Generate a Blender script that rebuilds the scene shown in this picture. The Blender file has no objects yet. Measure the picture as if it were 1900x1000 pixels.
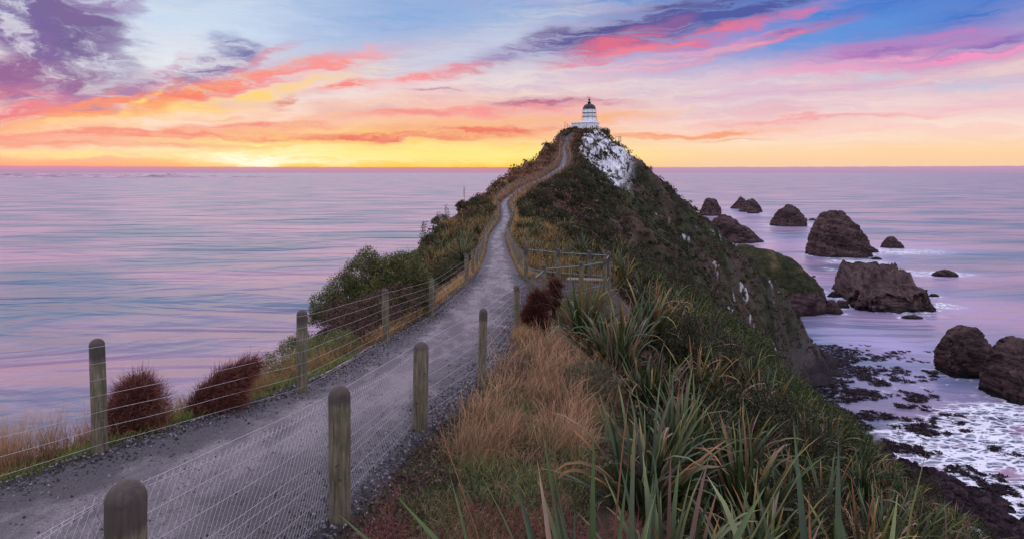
import bpy, math, random
import numpy as np
from mathutils import Vector

random.seed(7)
RS = np.random.RandomState(11)
R = math.radians
sc = bpy.context.scene
COL = sc.collection
F_PX, HOR, CXP = 1200.0, 321.0, 950.0
SEA = -65.0

# ------------------------------------------------------------------ camera
cam_d = bpy.data.cameras.new('camera')
cam_d.sensor_width = 36.0
cam_d.lens = 36.0 * F_PX / 1900.0
cam_d.shift_y = -(500.0 - HOR) / 1900.0
cam_d.clip_start = 0.05
cam_d.clip_end = 400000.0
cam = bpy.data.objects.new('camera', cam_d)
cam.location = (0, 0, 0)
cam.rotation_euler = (R(90), 0, 0)
COL.objects.link(cam)
sc.camera = cam

# ------------------------------------------------------------------ exposure
sc.view_settings.view_transform = 'Standard'
sc.view_settings.look = 'None'
sc.view_settings.exposure = 0.0
sc.view_settings.gamma = 1.0
sc.cycles.max_bounces = 6
sc.cycles.use_denoising = True

# ------------------------------------------------------------------ sun (broad soft fill added high up; the real one is below the horizon)
SUN_AZ, SUN_EL = R(-19), R(48)
sd = Vector((math.sin(SUN_AZ) * math.cos(SUN_EL), math.cos(SUN_AZ) * math.cos(SUN_EL), math.sin(SUN_EL)))
fill_sun_d = bpy.data.lights.new('fill_sun', 'SUN')
fill_sun_d.energy = 1.0
fill_sun_d.angle = R(120)
fill_sun_d.color = (1.0, 0.72, 0.72)
fill_sun = bpy.data.objects.new('fill_sun', fill_sun_d)
fill_sun.rotation_euler = sd.to_track_quat('Z', 'Y').to_euler()
COL.objects.link(fill_sun)


def lin(c):
    r = []
    for v in c:
        v /= 255.0
        r.append(v / 12.92 if v <= 0.04045 else ((v + 0.055) / 1.055) ** 2.4)
    return tuple(r) + (1.0,)


# ------------------------------------------------------------------ node helper
class NT:
    def __init__(self, tree):
        self.t = tree
        self.n = tree.nodes
        self.l = tree.links

    def node(self, typ, **kw):
        n = self.n.new(typ)
        for k, v in kw.items():
            setattr(n, k, v)
        return n

    def put(self, sock, v):
        if isinstance(v, bpy.types.NodeSocket):
            self.l.new(v, sock)
        elif v is not None:
            sock.default_value = v

    def math(self, op, a, b=None, c=None, clamp=False):
        n = self.node('ShaderNodeMath', operation=op, use_clamp=clamp)
        self.put(n.inputs[0], a)
        if b is not None:
            self.put(n.inputs[1], b)
        if c is not None:
            self.put(n.inputs[2], c)
        return n.outputs[0]

    def vmath(self, op, a, b=None):
        n = self.node('ShaderNodeVectorMath', operation=op)
        self.put(n.inputs[0], a)
        if b is not None:
            self.put(n.inputs[1], b)
        return n.outputs['Value'] if op in ('LENGTH', 'DOT_PRODUCT', 'DISTANCE') else n.outputs[0]

    def mapr(self, v, a, b, c=0.0, d=1.0, smooth=True):
        n = self.node('ShaderNodeMapRange')
        n.interpolation_type = 'SMOOTHSTEP' if smooth else 'LINEAR'
        n.clamp = True
        self.put(n.inputs[0], v)
        for i, q in enumerate((a, b, c, d)):
            self.put(n.inputs[1 + i], q)
        return n.outputs[0]

    def mix(self, f, a, b, blend='MIX'):
        n = self.node('ShaderNodeMix', data_type='RGBA', blend_type=blend)
        self.put(n.inputs[0], f)
        self.put(n.inputs[6], a)
        self.put(n.inputs[7], b)
        return n.outputs[2]

    def noise(self, vec, scale, detail=4, rough=0.55, dist=0.0, out='Fac'):
        n = self.node('ShaderNodeTexNoise')
        self.put(n.inputs['Vector'], vec)
        n.inputs['Scale'].default_value = scale
        n.inputs['Detail'].default_value = detail
        n.inputs['Roughness'].default_value = rough
        n.inputs['Distortion'].default_value = dist
        return n.outputs[out]

    def mapping(self, vec, loc=(0, 0, 0), rot=(0, 0, 0), scale=(1, 1, 1), typ='POINT'):
        n = self.node('ShaderNodeMapping', vector_type=typ)
        self.put(n.inputs['Vector'], vec)
        n.inputs['Location'].default_value = loc
        n.inputs['Rotation'].default_value = rot
        n.inputs['Scale'].default_value = scale
        return n.outputs[0]

    def ramp(self, f, stops):
        n = self.node('ShaderNodeValToRGB')
        self.put(n.inputs[0], f)
        cr = n.color_ramp
        while len(cr.elements) < len(stops):
            cr.elements.new(0.5)
        for e, (p, c) in zip(cr.elements, stops):
            e.position = p
            e.color = c
        return n.outputs[0]


# ------------------------------------------------------------------ world: dusk sky
def ael(px, py):
    u, v = (px - CXP) / F_PX, (HOR - py) / F_PX
    a = math.atan(u)
    return a, math.atan(v * math.cos(a))


def build_world():
    w = bpy.data.worlds.new('World')
    sc.world = w
    w.use_nodes = True
    T = NT(w.node_tree)
    for n in list(T.n):
        T.n.remove(n)
    tc = T.node('ShaderNodeTexCoord').outputs['Generated']
    sep = T.node('ShaderNodeSeparateXYZ')
    T.put(sep.inputs[0], tc)
    x, y, z = sep.outputs
    az = T.math('ARCTAN2', x, y)
    hyp = T.math('SQRT', T.math('ADD', T.math('MULTIPLY', x, x), T.math('MULTIPLY', y, y)))
    el = T.math('ARCTAN2', z, hyp)
    cmb = T.node('ShaderNodeCombineXYZ')
    T.put(cmb.inputs[0], az)
    T.put(cmb.inputs[1], el)
    P = cmb.outputs[0]
    # warps
    wn = T.noise(T.mapping(P, scale=(3.5, 7, 1)), 1.0, 4, 0.55, out='Color')
    warp = T.vmath('SUBTRACT', wn, (0.5, 0.5, 0.5))
    wn2 = T.noise(T.mapping(P, rot=(0, 0, R(-14)), scale=(14, 55, 1)), 1.0, 5, 0.6, out='Color')
    warp2 = T.vmath('SUBTRACT', wn2, (0.5, 0.5, 0.5))
    sc1 = T.node('ShaderNodeVectorMath', operation='MULTIPLY'); T.put(sc1.inputs[0], warp); sc1.inputs[1].default_value = (0.22, 0.055, 0)
    sc2 = T.node('ShaderNodeVectorMath', operation='MULTIPLY'); T.put(sc2.inputs[0], warp2); sc2.inputs[1].default_value = (0.07, 0.028, 0)
    PW = T.vmath('ADD', T.vmath('ADD', P, sc1.outputs[0]), sc2.outputs[0])

    # base gradient in elevation, for left / centre / right azimuths
    def er(py):
        return (ael(950, py)[1] + 0.02) / 0.5
    e01 = T.mapr(el, -0.02, 0.48, 0, 1, smooth=False)
    L = T.ramp(e01, [(0.0, lin((190, 150, 195))), (er(312), lin((255, 168, 125))), (er(292), lin((255, 198, 155))),
                     (er(262), lin((252, 190, 160))), (er(225), lin((250, 190, 170))), (er(160), lin((225, 222, 232))),
                     (er(95), lin((218, 228, 240))), (er(0), lin((178, 205, 232))), (0.95, lin((120, 140, 200)))])
    C = T.ramp(e01, [(0.0, lin((200, 140, 160))), (er(312), lin((255, 200, 70))), (er(290), lin((255, 232, 125))),
                     (er(255), lin((255, 205, 110))), (er(225), lin((250, 190, 150))), (er(160), lin((232, 212, 215))),
                     (er(95), lin((190, 200, 225))), (er(0), lin((128, 165, 215))), (0.95, lin((110, 130, 195)))])
    G = T.ramp(e01, [(0.0, lin((195, 160, 195))), (er(312), lin((250, 205, 170))), (er(285), lin((255, 215, 165))),
                     (er(250), lin((252, 225, 212))), (er(215), lin((236, 200, 208))), (er(150), lin((208, 186, 212))),
                     (er(95), lin((165, 160, 212))), (er(30), lin((80, 128, 205))), (0.95, lin((90, 105, 175)))])
    base = T.mix(T.mapr(az, ael(150, 300)[0], ael(560, 300)[0]), L, C)
    base = T.mix(T.mapr(az, ael(900, 300)[0], ael(1400, 300)[0]), base, G)
    col = base

    def ell(V, px, py, lpx, wpx, ang):
        # squared elliptical distance, from dot products (keeps the shader small)
        a, e = ael(px, py)
        c_, s_ = math.cos(R(ang)), math.sin(R(ang))
        lx, wy = lpx / F_PX, wpx / F_PX
        d1 = T.math('ADD', T.vmath('DOT_PRODUCT', V, (c_ / lx, s_ / lx, 0)), -(a * c_ + e * s_) / lx)
        d2 = T.math('ADD', T.vmath('DOT_PRODUCT', V, (-s_ / wy, c_ / wy, 0)), -(-a * s_ + e * c_) / wy)
        return T.math('MULTIPLY_ADD', d1, d1, T.math('MULTIPLY', d2, d2))

    def stroke(col, px, py, lpx, wpx, ang, color, s=1.0, soft=0.25, warped=True, nz=0.5):
        m = T.math('SUBTRACT', 1.0, ell(PW, px, py, lpx * 1.25, wpx * 1.5, ang), clamp=True)
        m = T.math('MULTIPLY', m, m)
        if nz > 0:
            m = T.math('MULTIPLY', m, T.math('ADD', T.math('MULTIPLY', FIBL if px < 640 and abs(ang) > 4 else FIB, nz * 2.0), 0.95 - nz))
        m = T.math('MULTIPLY', m, s, clamp=True)
        return T.mix(m, col, lin(color))

    # fibrous noise running up to the right, as cirrus does here
    FIB = T.mapr(T.noise(T.mapping(PW, rot=(0, 0, R(-11)), scale=(8, 85, 1)), 1.0, 8, 0.68), 0.34, 0.66)
    FIBL = T.mapr(T.noise(T.mapping(PW, rot=(0, 0, R(-27)), scale=(11, 75, 1)), 1.0, 8, 0.68), 0.34, 0.66)
    SOFTN = T.mapr(T.noise(T.mapping(PW, rot=(0, 0, R(-14)), scale=(2.4, 14, 1)), 1.0, 4, 0.5), 0.38, 0.66)
    CL = T.mapr(T.noise(T.mapping(PW, rot=(0, 0, R(-20)), scale=(10, 17, 1)), 1.0, 8, 0.66), 0.40, 0.56)
    # general pinkish veil streaks (mid elevations)
    band = T.math('MULTIPLY', T.mapr(el, 0.01, 0.09), T.mapr(el, 0.26, 0.10))
    col = T.mix(T.math('MULTIPLY', T.math('MULTIPLY', band, SOFTN), 0.40), col, lin((246, 150, 150)))
    veil = T.math('MULTIPLY', T.math('MULTIPLY', FIB, T.mapr(el, 0.015, 0.05)), 0.34)
    col = T.mix(veil, col, lin((255, 238, 215)))

    # finer grey-lilac fibres fanning up to the right
    F3 = T.mapr(T.noise(T.mapping(PW, rot=(0, 0, R(-20)), scale=(5, 60, 1)), 1.0, 8, 0.7), 0.46, 0.66)
    col = T.mix(T.math('MULTIPLY', T.math('MULTIPLY', F3, T.mapr(el, 0.05, 0.13)), 0.42), col, lin((186, 168, 205)))
    S = [
        # blue openings
        (380, 60, 330, 60, 10, (205, 222, 242), 0.8), (760, 25, 330, 60, 12, (138, 172, 222), 0.8),
        (900, 95, 200, 30, 18, (190, 198, 226), 0.6), (1560, 30, 420, 55, 6, (70, 130, 212), 0.95),
        (1820, 10, 260, 70, 4, (62, 112, 200), 0.9), (1500, 68, 330, 26, 7, (100, 150, 220), 0.8),
        # left: pale break, purple clouds
        (250, 150, 190, 55, 20, (232, 234, 240), 0.8),
        (60, 120, 120, 26, -4, (228, 224, 236), 0.6),
    ]
    for s in S:
        col = stroke(col, *s[:6], s=s[6], nz=0.3)
    # purple broken clouds top left
    for (px, py, l, w_, a, c, s) in [
        (60, 40, 190, 90, -18, (120, 95, 150), 1.0), (120, 60, 90, 45, 55, (108, 92, 142), 0.9),
        (175, 15, 70, 34, 40, (140, 90, 150), 0.9), (50, 138, 110, 30, 0, (150, 105, 150), 1.1),
        (60, 175, 150, 26, -14, (158, 115, 165), 1.1), (30, 85, 100, 34, -10, (130, 100, 158), 1.0),
        (20, 20, 120, 60, 10, (120, 98, 156), 1.0), (150, 30, 60, 60, 30, (120, 100, 150), 0.8), (25, 150, 110, 26, -3, (150, 98, 148), 1.1), (235, 12, 60, 26, 10, (150, 130, 180), 0.8)]:
        m = T.mapr(ell(PW, px, py, l, w_, a), 0.12, 1.0, 1.0, 0.0)
        m = T.math('MULTIPLY', T.math('MULTIPLY', m, T.math('ADD', T.math('MULTIPLY', CL, 0.9), 0.1)), s, clamp=True)
        col = T.mix(m, col, lin(c))
    S2 = [
        # left fiery sweep: mauve on top, red edge, orange/yellow body
        (215, 178, 130, 24, 22, (176, 132, 168), 0.9), (130, 190, 90, 22, -12, (180, 120, 165), 0.8),
        (340, 172, 120, 20, 14, (170, 115, 150), 0.8), (385, 130, 80, 24, 25, (140, 115, 165), 0.8),
        (425, 95, 55, 16, -25, (120, 120, 172), 0.7), (520, 130, 150, 20, 16, (210, 165, 195), 0.5),
        (250, 215, 55, 9, 50, (255, 150, 100), 0.9), (300, 200, 60, 8, 42, (255, 205, 120), 0.9), (215, 196, 50, 8, 38, (250, 140, 110), 0.9), (370, 180, 60, 8, 34, (255, 180, 100), 0.8), (150, 208, 60, 8, 40, (250, 160, 120), 0.8), (455, 120, 80, 10, 36, (215, 140, 160), 0.7), (300, 150, 60, 12, 50, (200, 150, 180), 0.8),
        (120, 222, 240, 16, 10, (255, 176, 100), 0.9), (330, 190, 200, 9, 22, (255, 196, 96), 1.0), (180, 236, 260, 8, 5, (255, 214, 120), 0.9),
        (60, 205, 150, 26, -8, (240, 130, 140), 0.9), (200, 212, 150, 18, 12, (252, 142, 112), 0.85),
        (290, 178, 60, 14, 32, (252, 130, 100), 0.85), (420, 163, 190, 15, 17, (250, 128, 108), 0.9),
        (590, 130, 160, 16, 14, (250, 150, 145), 0.8), (330, 205, 130, 14, 8, (252, 175, 110), 0.7),
        (250, 205, 75, 10, 38, (255, 205, 120), 0.9), (150, 232, 200, 13, 8, (255, 200, 130), 0.9),
        (480, 186, 220, 15, 15, (255, 212, 128), 0.95), (60, 258, 150, 16, 3, (255, 175, 155), 0.8),
        (400, 222, 260, 14, 7, (255, 222, 205), 0.7), (700, 170, 170, 16, 9, (240, 222, 224), 0.6),
        # low bands
        (330, 250, 330, 9, 2, (248, 150, 125), 0.9), (520, 232, 160, 6, 3, (246, 140, 130), 0.7),
        (640, 256, 230, 8, 2, (238, 120, 105), 1.0), (260, 268, 260, 6, 1, (248, 160, 130), 0.8),
        (850, 243, 300, 10, 2, (240, 125, 100), 0.85), (820, 210, 190, 9, 3, (246, 150, 135), 0.8),
        (1240, 246, 330, 8, 1, (250, 165, 125), 0.8), (960, 222, 330, 9, 3, (250, 178, 120), 0.7),
        (540, 290, 330, 16, 0, (255, 246, 190), 1.0), (830, 285, 330, 15, 0, (255, 236, 140), 0.8),
        (200, 292, 260, 7, 0, (255, 225, 150), 0.8), (480, 262, 200, 5, 1, (255, 236, 150), 0.8),
        (1000, 190, 130, 9, 1, (190, 110, 140), 0.9), (1120, 192, 90, 7, -2, (200, 130, 160), 0.7),
        (950, 205, 200, 9, 2, (248, 150, 150), 0.7),
        (665, 165, 60, 8, 12, (248, 140, 130), 0.9), (820, 142, 130, 12, 12, (246, 150, 150), 0.85),
        (800, 172, 60, 3, 2, (200, 150, 175), 0.8), (690, 98, 60, 12, 8, (245, 165, 175), 0.8), (548, 190, 38, 6, 16, (225, 130, 110), 0.9),
        # upper right: dark blue cloud with red underside
        (1010, 85, 210, 22, 16, (160, 145, 190), 0.8), (1200, 48, 250, 38, 10, (92, 82, 140), 1.0),
        (1330, 22, 330, 32, 12, (78, 88, 160), 1.0), (1120, 88, 130, 22, 18, (222, 108, 136), 0.85),
        (1210, 86, 190, 11, 12, (244, 124, 145), 0.9), (1400, 45, 200, 9, 13, (225, 115, 160), 0.9),
        (1330, 92, 220, 12, 10, (232, 140, 175), 0.8), (1430, 72, 170, 10, 13, (150, 115, 180), 0.9),
        (1370, 93, 130, 6, 14, (240, 130, 160), 0.8), (1270, 120, 160, 12, 12, (222, 160, 190), 0.7),
        (1160, 132, 200, 14, 10, (228, 190, 205), 0.6),
        (1660, 92, 230, 22, 4, (200, 130, 190), 0.85), (1800, 90, 200, 18, -2, (140, 110, 185), 0.85),
        (1760, 112, 270, 9, 1, (240, 150, 195), 0.95), (1560, 122, 220, 10, 6, (232, 165, 200), 0.7),
        (1620, 142, 90, 7, 6, (190, 205, 225), 0.7), (1830, 155, 170, 10, 2, (190, 195, 222), 0.6),
        (1500, 165, 230, 9, 4, (226, 170, 196), 0.6), (1850, 195, 170, 10, 1, (244, 180, 196), 0.7),
        (1500, 224, 230, 5, 0, (244, 175, 175), 0.7), (1720, 240, 280, 6, 0, (252, 200, 190), 0.7),
        (1300, 258, 160, 3, 1, (246, 175, 130), 0.7),
        (480, 292, 130, 8, 0, (255, 253, 225), 1.0),
    ]
    for s in S2:
        col = stroke(col, *s[:6], s=s[6] * 0.98, nz=0.82)
    # far bank of cloud lying on the horizon
    bn = T.noise(T.mapping(P, scale=(55, 20, 1)), 1.0, 5, 0.6)
    top = T.math('ADD', T.math('MULTIPLY', bn, 0.0022), 0.0072)
    bm = T.mapr(T.math('SUBTRACT', el, top), 0.0006, -0.0006, 0, 1)
    bl = T.mix(T.mapr(az, ael(0, 300)[0], ael(950, 300)[0]), lin((214, 142, 172)), lin((214, 130, 140)))
    bl = T.mix(T.mapr(az, ael(950, 300)[0], ael(1300, 300)[0]), bl, lin((186, 150, 188)))
    bl = T.mix(T.mapr(el, 0.008, 0.001), bl, lin((178, 140, 182)))
    col = T.mix(T.math('MULTIPLY', bm, 0.92), col, bl)
    # the part of the sky outside the picture (overhead and behind): paler lavender blue
    back = T.mapr(T.math('ABSOLUTE', az), 0.9, 1.9)
    col = T.mix(back, col, (1.12, 1.08, 1.26, 1))
    col = T.mix(T.mapr(el, 0.34, 0.85), col, (0.86, 0.88, 1.22, 1))
    col = T.mix(T.mapr(el, -0.002, -0.05), col, lin((90, 80, 110)))
    bg = T.node('ShaderNodeBackground')
    T.put(bg.inputs[0], col)
    bg.inputs[1].default_value = 0.98
    sky = T.node('ShaderNodeTexSky')
    sky.sky_type = 'NISHITA'
    sky.sun_disc = False
    sky.sun_elevation = SUN_EL
    sky.sun_rotation = SUN_AZ
    bg2 = T.node('ShaderNodeBackground')
    T.put(bg2.inputs[0], sky.outputs[0])
    bg2.inputs[1].default_value = 0.003
    add = T.node('ShaderNodeAddShader')
    T.l.new(bg.outputs[0], add.inputs[0])
    T.l.new(bg2.outputs[0], add.inputs[1])
    out = T.node('ShaderNodeOutputWorld')
    T.l.new(add.outputs[0], out.inputs[0])
    w.cycles.sampling_method = 'MANUAL'
    w.cycles.sample_map_resolution = 512


build_world()

# ------------------------------------------------------------------ numpy noise
_perm = np.random.RandomState(5).permutation(256)
_perm = np.concatenate([_perm, _perm, _perm])
_grad = np.random.RandomState(6).normal(size=(256, 3))
_grad /= np.linalg.norm(_grad, axis=1)[:, None]


def pnoise(x, y, z=0.0):
    x, y, z = np.broadcast_arrays(np.asarray(x, float), np.asarray(y, float), np.asarray(z, float))
    xi, yi, zi = np.floor(x).astype(int), np.floor(y).astype(int), np.floor(z).astype(int)
    xf, yf, zf = x - xi, y - yi, z - zi
    u, v, w = [t * t * t * (t * (t * 6 - 15) + 10) for t in (xf, yf, zf)]
    r = 0
    for dx in (0, 1):
        for dy in (0, 1):
            for dz in (0, 1):
                h = _perm[_perm[_perm[(xi + dx) & 255] + ((yi + dy) & 255)] + ((zi + dz) & 255)]
                g = _grad[h]
                d = g[..., 0] * (xf - dx) + g[..., 1] * (yf - dy) + g[..., 2] * (zf - dz)
                r = r + d * (u if dx else 1 - u) * (v if dy else 1 - v) * (w if dz else 1 - w)
    return r * 1.6


def fbm(x, y, z=0.0, o=4, g=0.5, ridge=False):
    a, s, f = 1.0, 0.0, 1.0
    for k in range(o):
        n = pnoise(np.asarray(x) * f + 17.3 * k, np.asarray(y) * f - 9.1 * k, np.asarray(z) * f + 3.7 * k)
        s = s + a * ((1 - 2 * np.abs(n)) if ridge else n)
        a *= g
        f *= 2.03
    return s


def sst(x, a, b):
    t = np.clip((np.asarray(x, float) - a) / (b - a), 0, 1)
    return t * t * (3 - 2 * t)


# ------------------------------------------------------------------ mesh helpers
def mesh_obj(name, V, F, mat, parent=None, col=None, smooth=True, attrs=None, loc=None):
    """V (n,3); F either an (m,k) array or a list of (m,k) arrays."""
    V = np.asarray(V, dtype=np.float32)
    Fs = F if isinstance(F, list) else [F]
    Fs = [np.asarray(f, dtype=np.int32) for f in Fs if len(f)]
    me = bpy.data.meshes.new(name)
    me.vertices.add(len(V))
    me.vertices.foreach_set('co', V.ravel())
    nl = sum(f.size for f in Fs)
    npoly = sum(len(f) for f in Fs)
    me.loops.add(nl)
    me.loops.foreach_set('vertex_index', np.concatenate([f.ravel() for f in Fs]))
    me.polygons.add(npoly)
    tot = np.concatenate([np.full(len(f), f.shape[1], dtype=np.int32) for f in Fs])
    st = np.concatenate([[0], np.cumsum(tot)[:-1]]).astype(np.int32)
    me.polygons.foreach_set('loop_start', st)
    me.polygons.foreach_set('loop_total', tot)
    me.polygons.foreach_set('use_smooth', np.full(npoly, bool(smooth)))
    me.update(calc_edges=True)
    me.validate(clean_customdata=False)
    if col is not None:
        c = np.ones((len(V), 4), dtype=np.float32)
        c[:, :3] = np.asarray(col)
        at = me.attributes.new('col', 'FLOAT_COLOR', 'POINT')
        at.data.foreach_set('color', c.ravel())
    for k, a in (attrs or {}).items():
        at = me.attributes.new(k, 'FLOAT', 'POINT')
        at.data.foreach_set('value', np.asarray(a, dtype=np.float32).ravel())
    if mat:
        me.materials.append(mat)
    o = bpy.data.objects.new(name, me)
    COL.objects.link(o)
    if parent:
        o.parent = parent
    if loc is not None:
        o.location = loc
    return o


def tag(o, label=None, cat=None, group=None, kind=None):
    if label: o['label'] = label
    if cat: o['category'] = cat
    if group: o['group'] = group
    if kind: o['kind'] = kind
    return o


def empty(name, loc, label, cat, group=None, rz=0.0):
    o = bpy.data.objects.new(name, None)
    COL.objects.link(o)
    o.location = loc
    o.rotation_euler = (0, 0, rz)
    o.empty_display_size = 0.2
    return tag(o, label, cat, group)


class MB:
    """collects shapes into one mesh"""
    def __init__(self):
        self.V, self.F4, self.F3, self.C, self.n = [], [], [], [], 0

    def add(self, V, F, c=None):
        V = np.asarray(V, float)
        F = np.asarray(F, int) + self.n
        self.V.append(V)
        (self.F4 if F.shape[1] == 4 else self.F3).append(F)
        if c is not None:
            self.C.append(np.broadcast_to(np.asarray(c, float), (len(V), 3)))
        self.n += len(V)

    def box(self, c, s, rz=0.0, col=None):
        c, s = np.array(c, float), np.array(s, float) / 2
        q = np.array([[x, y, z] for x in (-1, 1) for y in (-1, 1) for z in (-1, 1)], float) * s
        ca, sa = math.cos(rz), math.sin(rz)
        q = np.stack([q[:, 0] * ca - q[:, 1] * sa, q[:, 0] * sa + q[:, 1] * ca, q[:, 2]], 1) + c
        F = [[0, 1, 3, 2], [4, 6, 7, 5], [0, 4, 5, 1], [2, 3, 7, 6], [0, 2, 6, 4], [1, 5, 7, 3]]
        self.add(q, F, col)

    def tube(self, pts, r, sides=5, col=None):
        pts = np.asarray(pts, float)
        n = len(pts)
        t = np.gradient(pts, axis=0)
        t /= np.linalg.norm(t, axis=1)[:, None] + 1e-9
        up = np.where(np.abs(t[:, 2:3]) > 0.9, np.array([[1.0, 0, 0]]), np.array([[0, 0, 1.0]]))
        a = np.cross(t, up); a /= np.linalg.norm(a, axis=1)[:, None] + 1e-9
        b = np.cross(t, a)
        ang = np.linspace(0, 2 * np.pi, sides, endpoint=False)
        rr = np.broadcast_to(np.asarray(r, float), (n,))
        V = pts[:, None, :] + rr[:, None, None] * (np.cos(ang)[None, :, None] * a[:, None, :] + np.sin(ang)[None, :, None] * b[:, None, :])
        self.add(V.reshape(-1, 3), grid_faces(n, sides, True), col)

    def lathe(self, prof, c=(0, 0, 0), seg=20, col=None):
        """prof: list of (radius, z), bottom to top"""
        prof = np.asarray(prof, float)
        ang = np.linspace(0, 2 * np.pi, seg, endpoint=False)
        V = np.stack([prof[:, 0, None] * np.cos(ang), prof[:, 0, None] * np.sin(ang), np.repeat(prof[:, 1, None], seg, 1)], -1).reshape(-1, 3) + np.asarray(c, float)
        self.add(V, grid_faces(len(prof), seg, True), col)

    def build(self, name, mat, parent=None, smooth=True, **kw):
        return mesh_obj(name, np.concatenate(self.V), [np.concatenate(f) for f in (self.F4, self.F3) if f], mat, parent,
                        col=np.concatenate(self.C) if self.C else None, smooth=smooth, **kw)


def grid_faces(n, m, wrap=False):
    i = np.arange(n - 1)[:, None]
    j = np.arange(m if wrap else m - 1)[None, :]
    j2 = (j + 1) % m
    return np.stack([i * m + j, i * m + j2, (i + 1) * m + j2, (i + 1) * m + j], -1).reshape(-1, 4)


def blades(base, phi, th0, k, length, width, segs=4, pw=1.5, tw=None, c0=None, c1=None, cpow=1.5, fold=0.0, taper=1.2, w0=0.7):
    """arching strips. base (n,3); phi azimuth; th0 lean from vertical; k added lean at the tip."""
    n = len(base)
    s = np.linspace(0, 1, segs + 1)[None, :]
    th = th0[:, None] + k[:, None] * s ** pw
    dx = np.sin(th) * np.cos(phi[:, None]); dy = np.sin(th) * np.sin(phi[:, None]); dz = np.cos(th)
    D = np.stack([dx, dy, dz], -1)
    seg = length[:, None, None] / segs
    mid = (D[:, 1:] + D[:, :-1]) / 2 * seg
    Pt = np.concatenate([np.zeros((n, 1, 3)), np.cumsum(mid, 1)], 1) + base[:, None, :]
    tw = np.zeros(n) if tw is None else tw
    w1 = np.stack([-np.sin(phi), np.cos(phi), np.zeros(n)], -1)[:, None, :]
    nrm = np.cross(np.broadcast_to(w1, D.shape), D)
    W = np.cos(tw)[:, None, None] * w1 + np.sin(tw)[:, None, None] * nrm
    prof = np.minimum(w0 + (1 - w0) * s / 0.3, 1.0) * (1 - s ** (taper * 2)) ** 0.8 + 0.03
    hw = width[:, None, None] / 2 * prof[..., None]
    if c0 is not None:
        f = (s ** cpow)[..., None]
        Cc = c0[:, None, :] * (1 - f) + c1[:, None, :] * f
    if fold > 0:
        N2 = np.cross(D, W)
        V = np.stack([Pt - W * hw + N2 * hw * fold, Pt, Pt + W * hw + N2 * hw * fold], 2)
        m = 3
    else:
        V = np.stack([Pt - W * hw, Pt + W * hw], 2)
        m = 2
    V = V.reshape(-1, 3)
    f0 = grid_faces(segs + 1, m)
    F = (f0[None] + (np.arange(n) * (segs + 1) * m)[:, None, None]).reshape(-1, 4)
    C_ = np.repeat(Cc[:, :, None, :], m, 2).reshape(-1, 3) if c0 is not None else None
    return V, F, C_


# ------------------------------------------------------------------ materials
def new_mat(name):
    m = bpy.data.materials.new(name)
    m.use_nodes = True
    T = NT(m.node_tree)
    b = m.node_tree.nodes['Principled BSDF']
    return m, T, b


def mat_attr(name, rough=0.8, spec=0.3, nscale=3.0, lo=0.6, hi=1.35, bump=0.0, bscale=8.0, trans=0.0, objc=False):
    m, T, b = new_mat(name)
    a = T.node('ShaderNodeAttribute', attribute_name='col').outputs['Color']
    tc = T.node('ShaderNodeTexCoord').outputs['Object']
    n = T.mapr(T.noise(tc, nscale, 6, 0.65), 0.25, 0.75, lo, hi, smooth=False)
    sc_ = T.node('ShaderNodeVectorMath', operation='SCALE')
    T.put(sc_.inputs[0], a); T.put(sc_.inputs['Scale'], n)
    T.put(b.inputs['Base Color'], sc_.outputs[0])
    b.inputs['Roughness'].default_value = rough
    b.inputs['Specular IOR Level'].default_value = spec
    if bump > 0:
        bn = T.node('ShaderNodeBump')
        bn.inputs['Strength'].default_value = 0.9
        bn.inputs['Distance'].default_value = bump
        T.put(bn.inputs['Height'], T.noise(tc, bscale, 8, 0.7))
        T.put(b.inputs['Normal'], bn.outputs[0])
    if trans > 0:
        tr = T.node('ShaderNodeBsdfTranslucent')
        T.put(tr.inputs[0], sc_.outputs[0])
        mx = T.node('ShaderNodeMixShader')
        mx.inputs[0].default_value = trans
        T.l.new(b.outputs[0], mx.inputs[1]); T.l.new(tr.outputs[0], mx.inputs[2])
        T.l.new(mx.outputs[0], T.n['Material Output'].inputs[0])
    return m


def mat_plain(name, c, rough=0.6, metal=0.0, nscale=6.0, var=0.25, bump=0.0, stretch=(1, 1, 1)):
    m, T, b = new_mat(name)
    tc = T.mapping(T.node('ShaderNodeTexCoord').outputs['Object'], scale=stretch)
    n = T.noise(tc, nscale, 6, 0.6)
    c = np.array(c, float)
    T.put(b.inputs['Base Color'], T.ramp(n, [(0.25, tuple(c * (1 - var)) + (1,)), (0.75, tuple(np.minimum(c * (1 + var), 1)) + (1,))]))
    b.inputs['Roughness'].default_value = rough
    b.inputs['Metallic'].default_value = metal
    if bump > 0:
        bn = T.node('ShaderNodeBump'); bn.inputs['Distance'].default_value = bump
        T.put(bn.inputs['Height'], n); T.put(b.inputs['Normal'], bn.outputs[0])
    return m


M_TERRAIN = mat_attr('hillside', 0.95, 0.1, 1.1, 0.45, 1.5, bump=0.25, bscale=2.2)
M_LEAF = mat_attr('leaf', 0.55, 0.18, 2.5, 0.6, 1.4, trans=0.2)
M_FLAX = mat_attr('flax_leaf', 0.40, 0.38, 6.0, 0.7, 1.3, trans=0.12)
M_GRASS = mat_attr('dry_grass', 0.75, 0.2, 5.0, 0.7, 1.3, trans=0.25)
M_TWIG = mat_attr('twig', 0.9, 0.1, 12.0, 0.6, 1.4)
M_ROCK = mat_attr('sea_rock', 0.9, 0.1, 0.5, 0.4, 1.7, bump=1.6, bscale=0.5)
M_STONE = mat_attr('gravel_stone', 0.8, 0.3, 30.0, 0.7, 1.3)
M_WHITE = mat_plain('white_paint', (0.74, 0.76, 0.80), 0.6, 0, 1.2, 0.1)
M_DARKM = mat_plain('dark_metal', (0.03, 0.025, 0.03), 0.5, 0.3, 3, 0.3)
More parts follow.
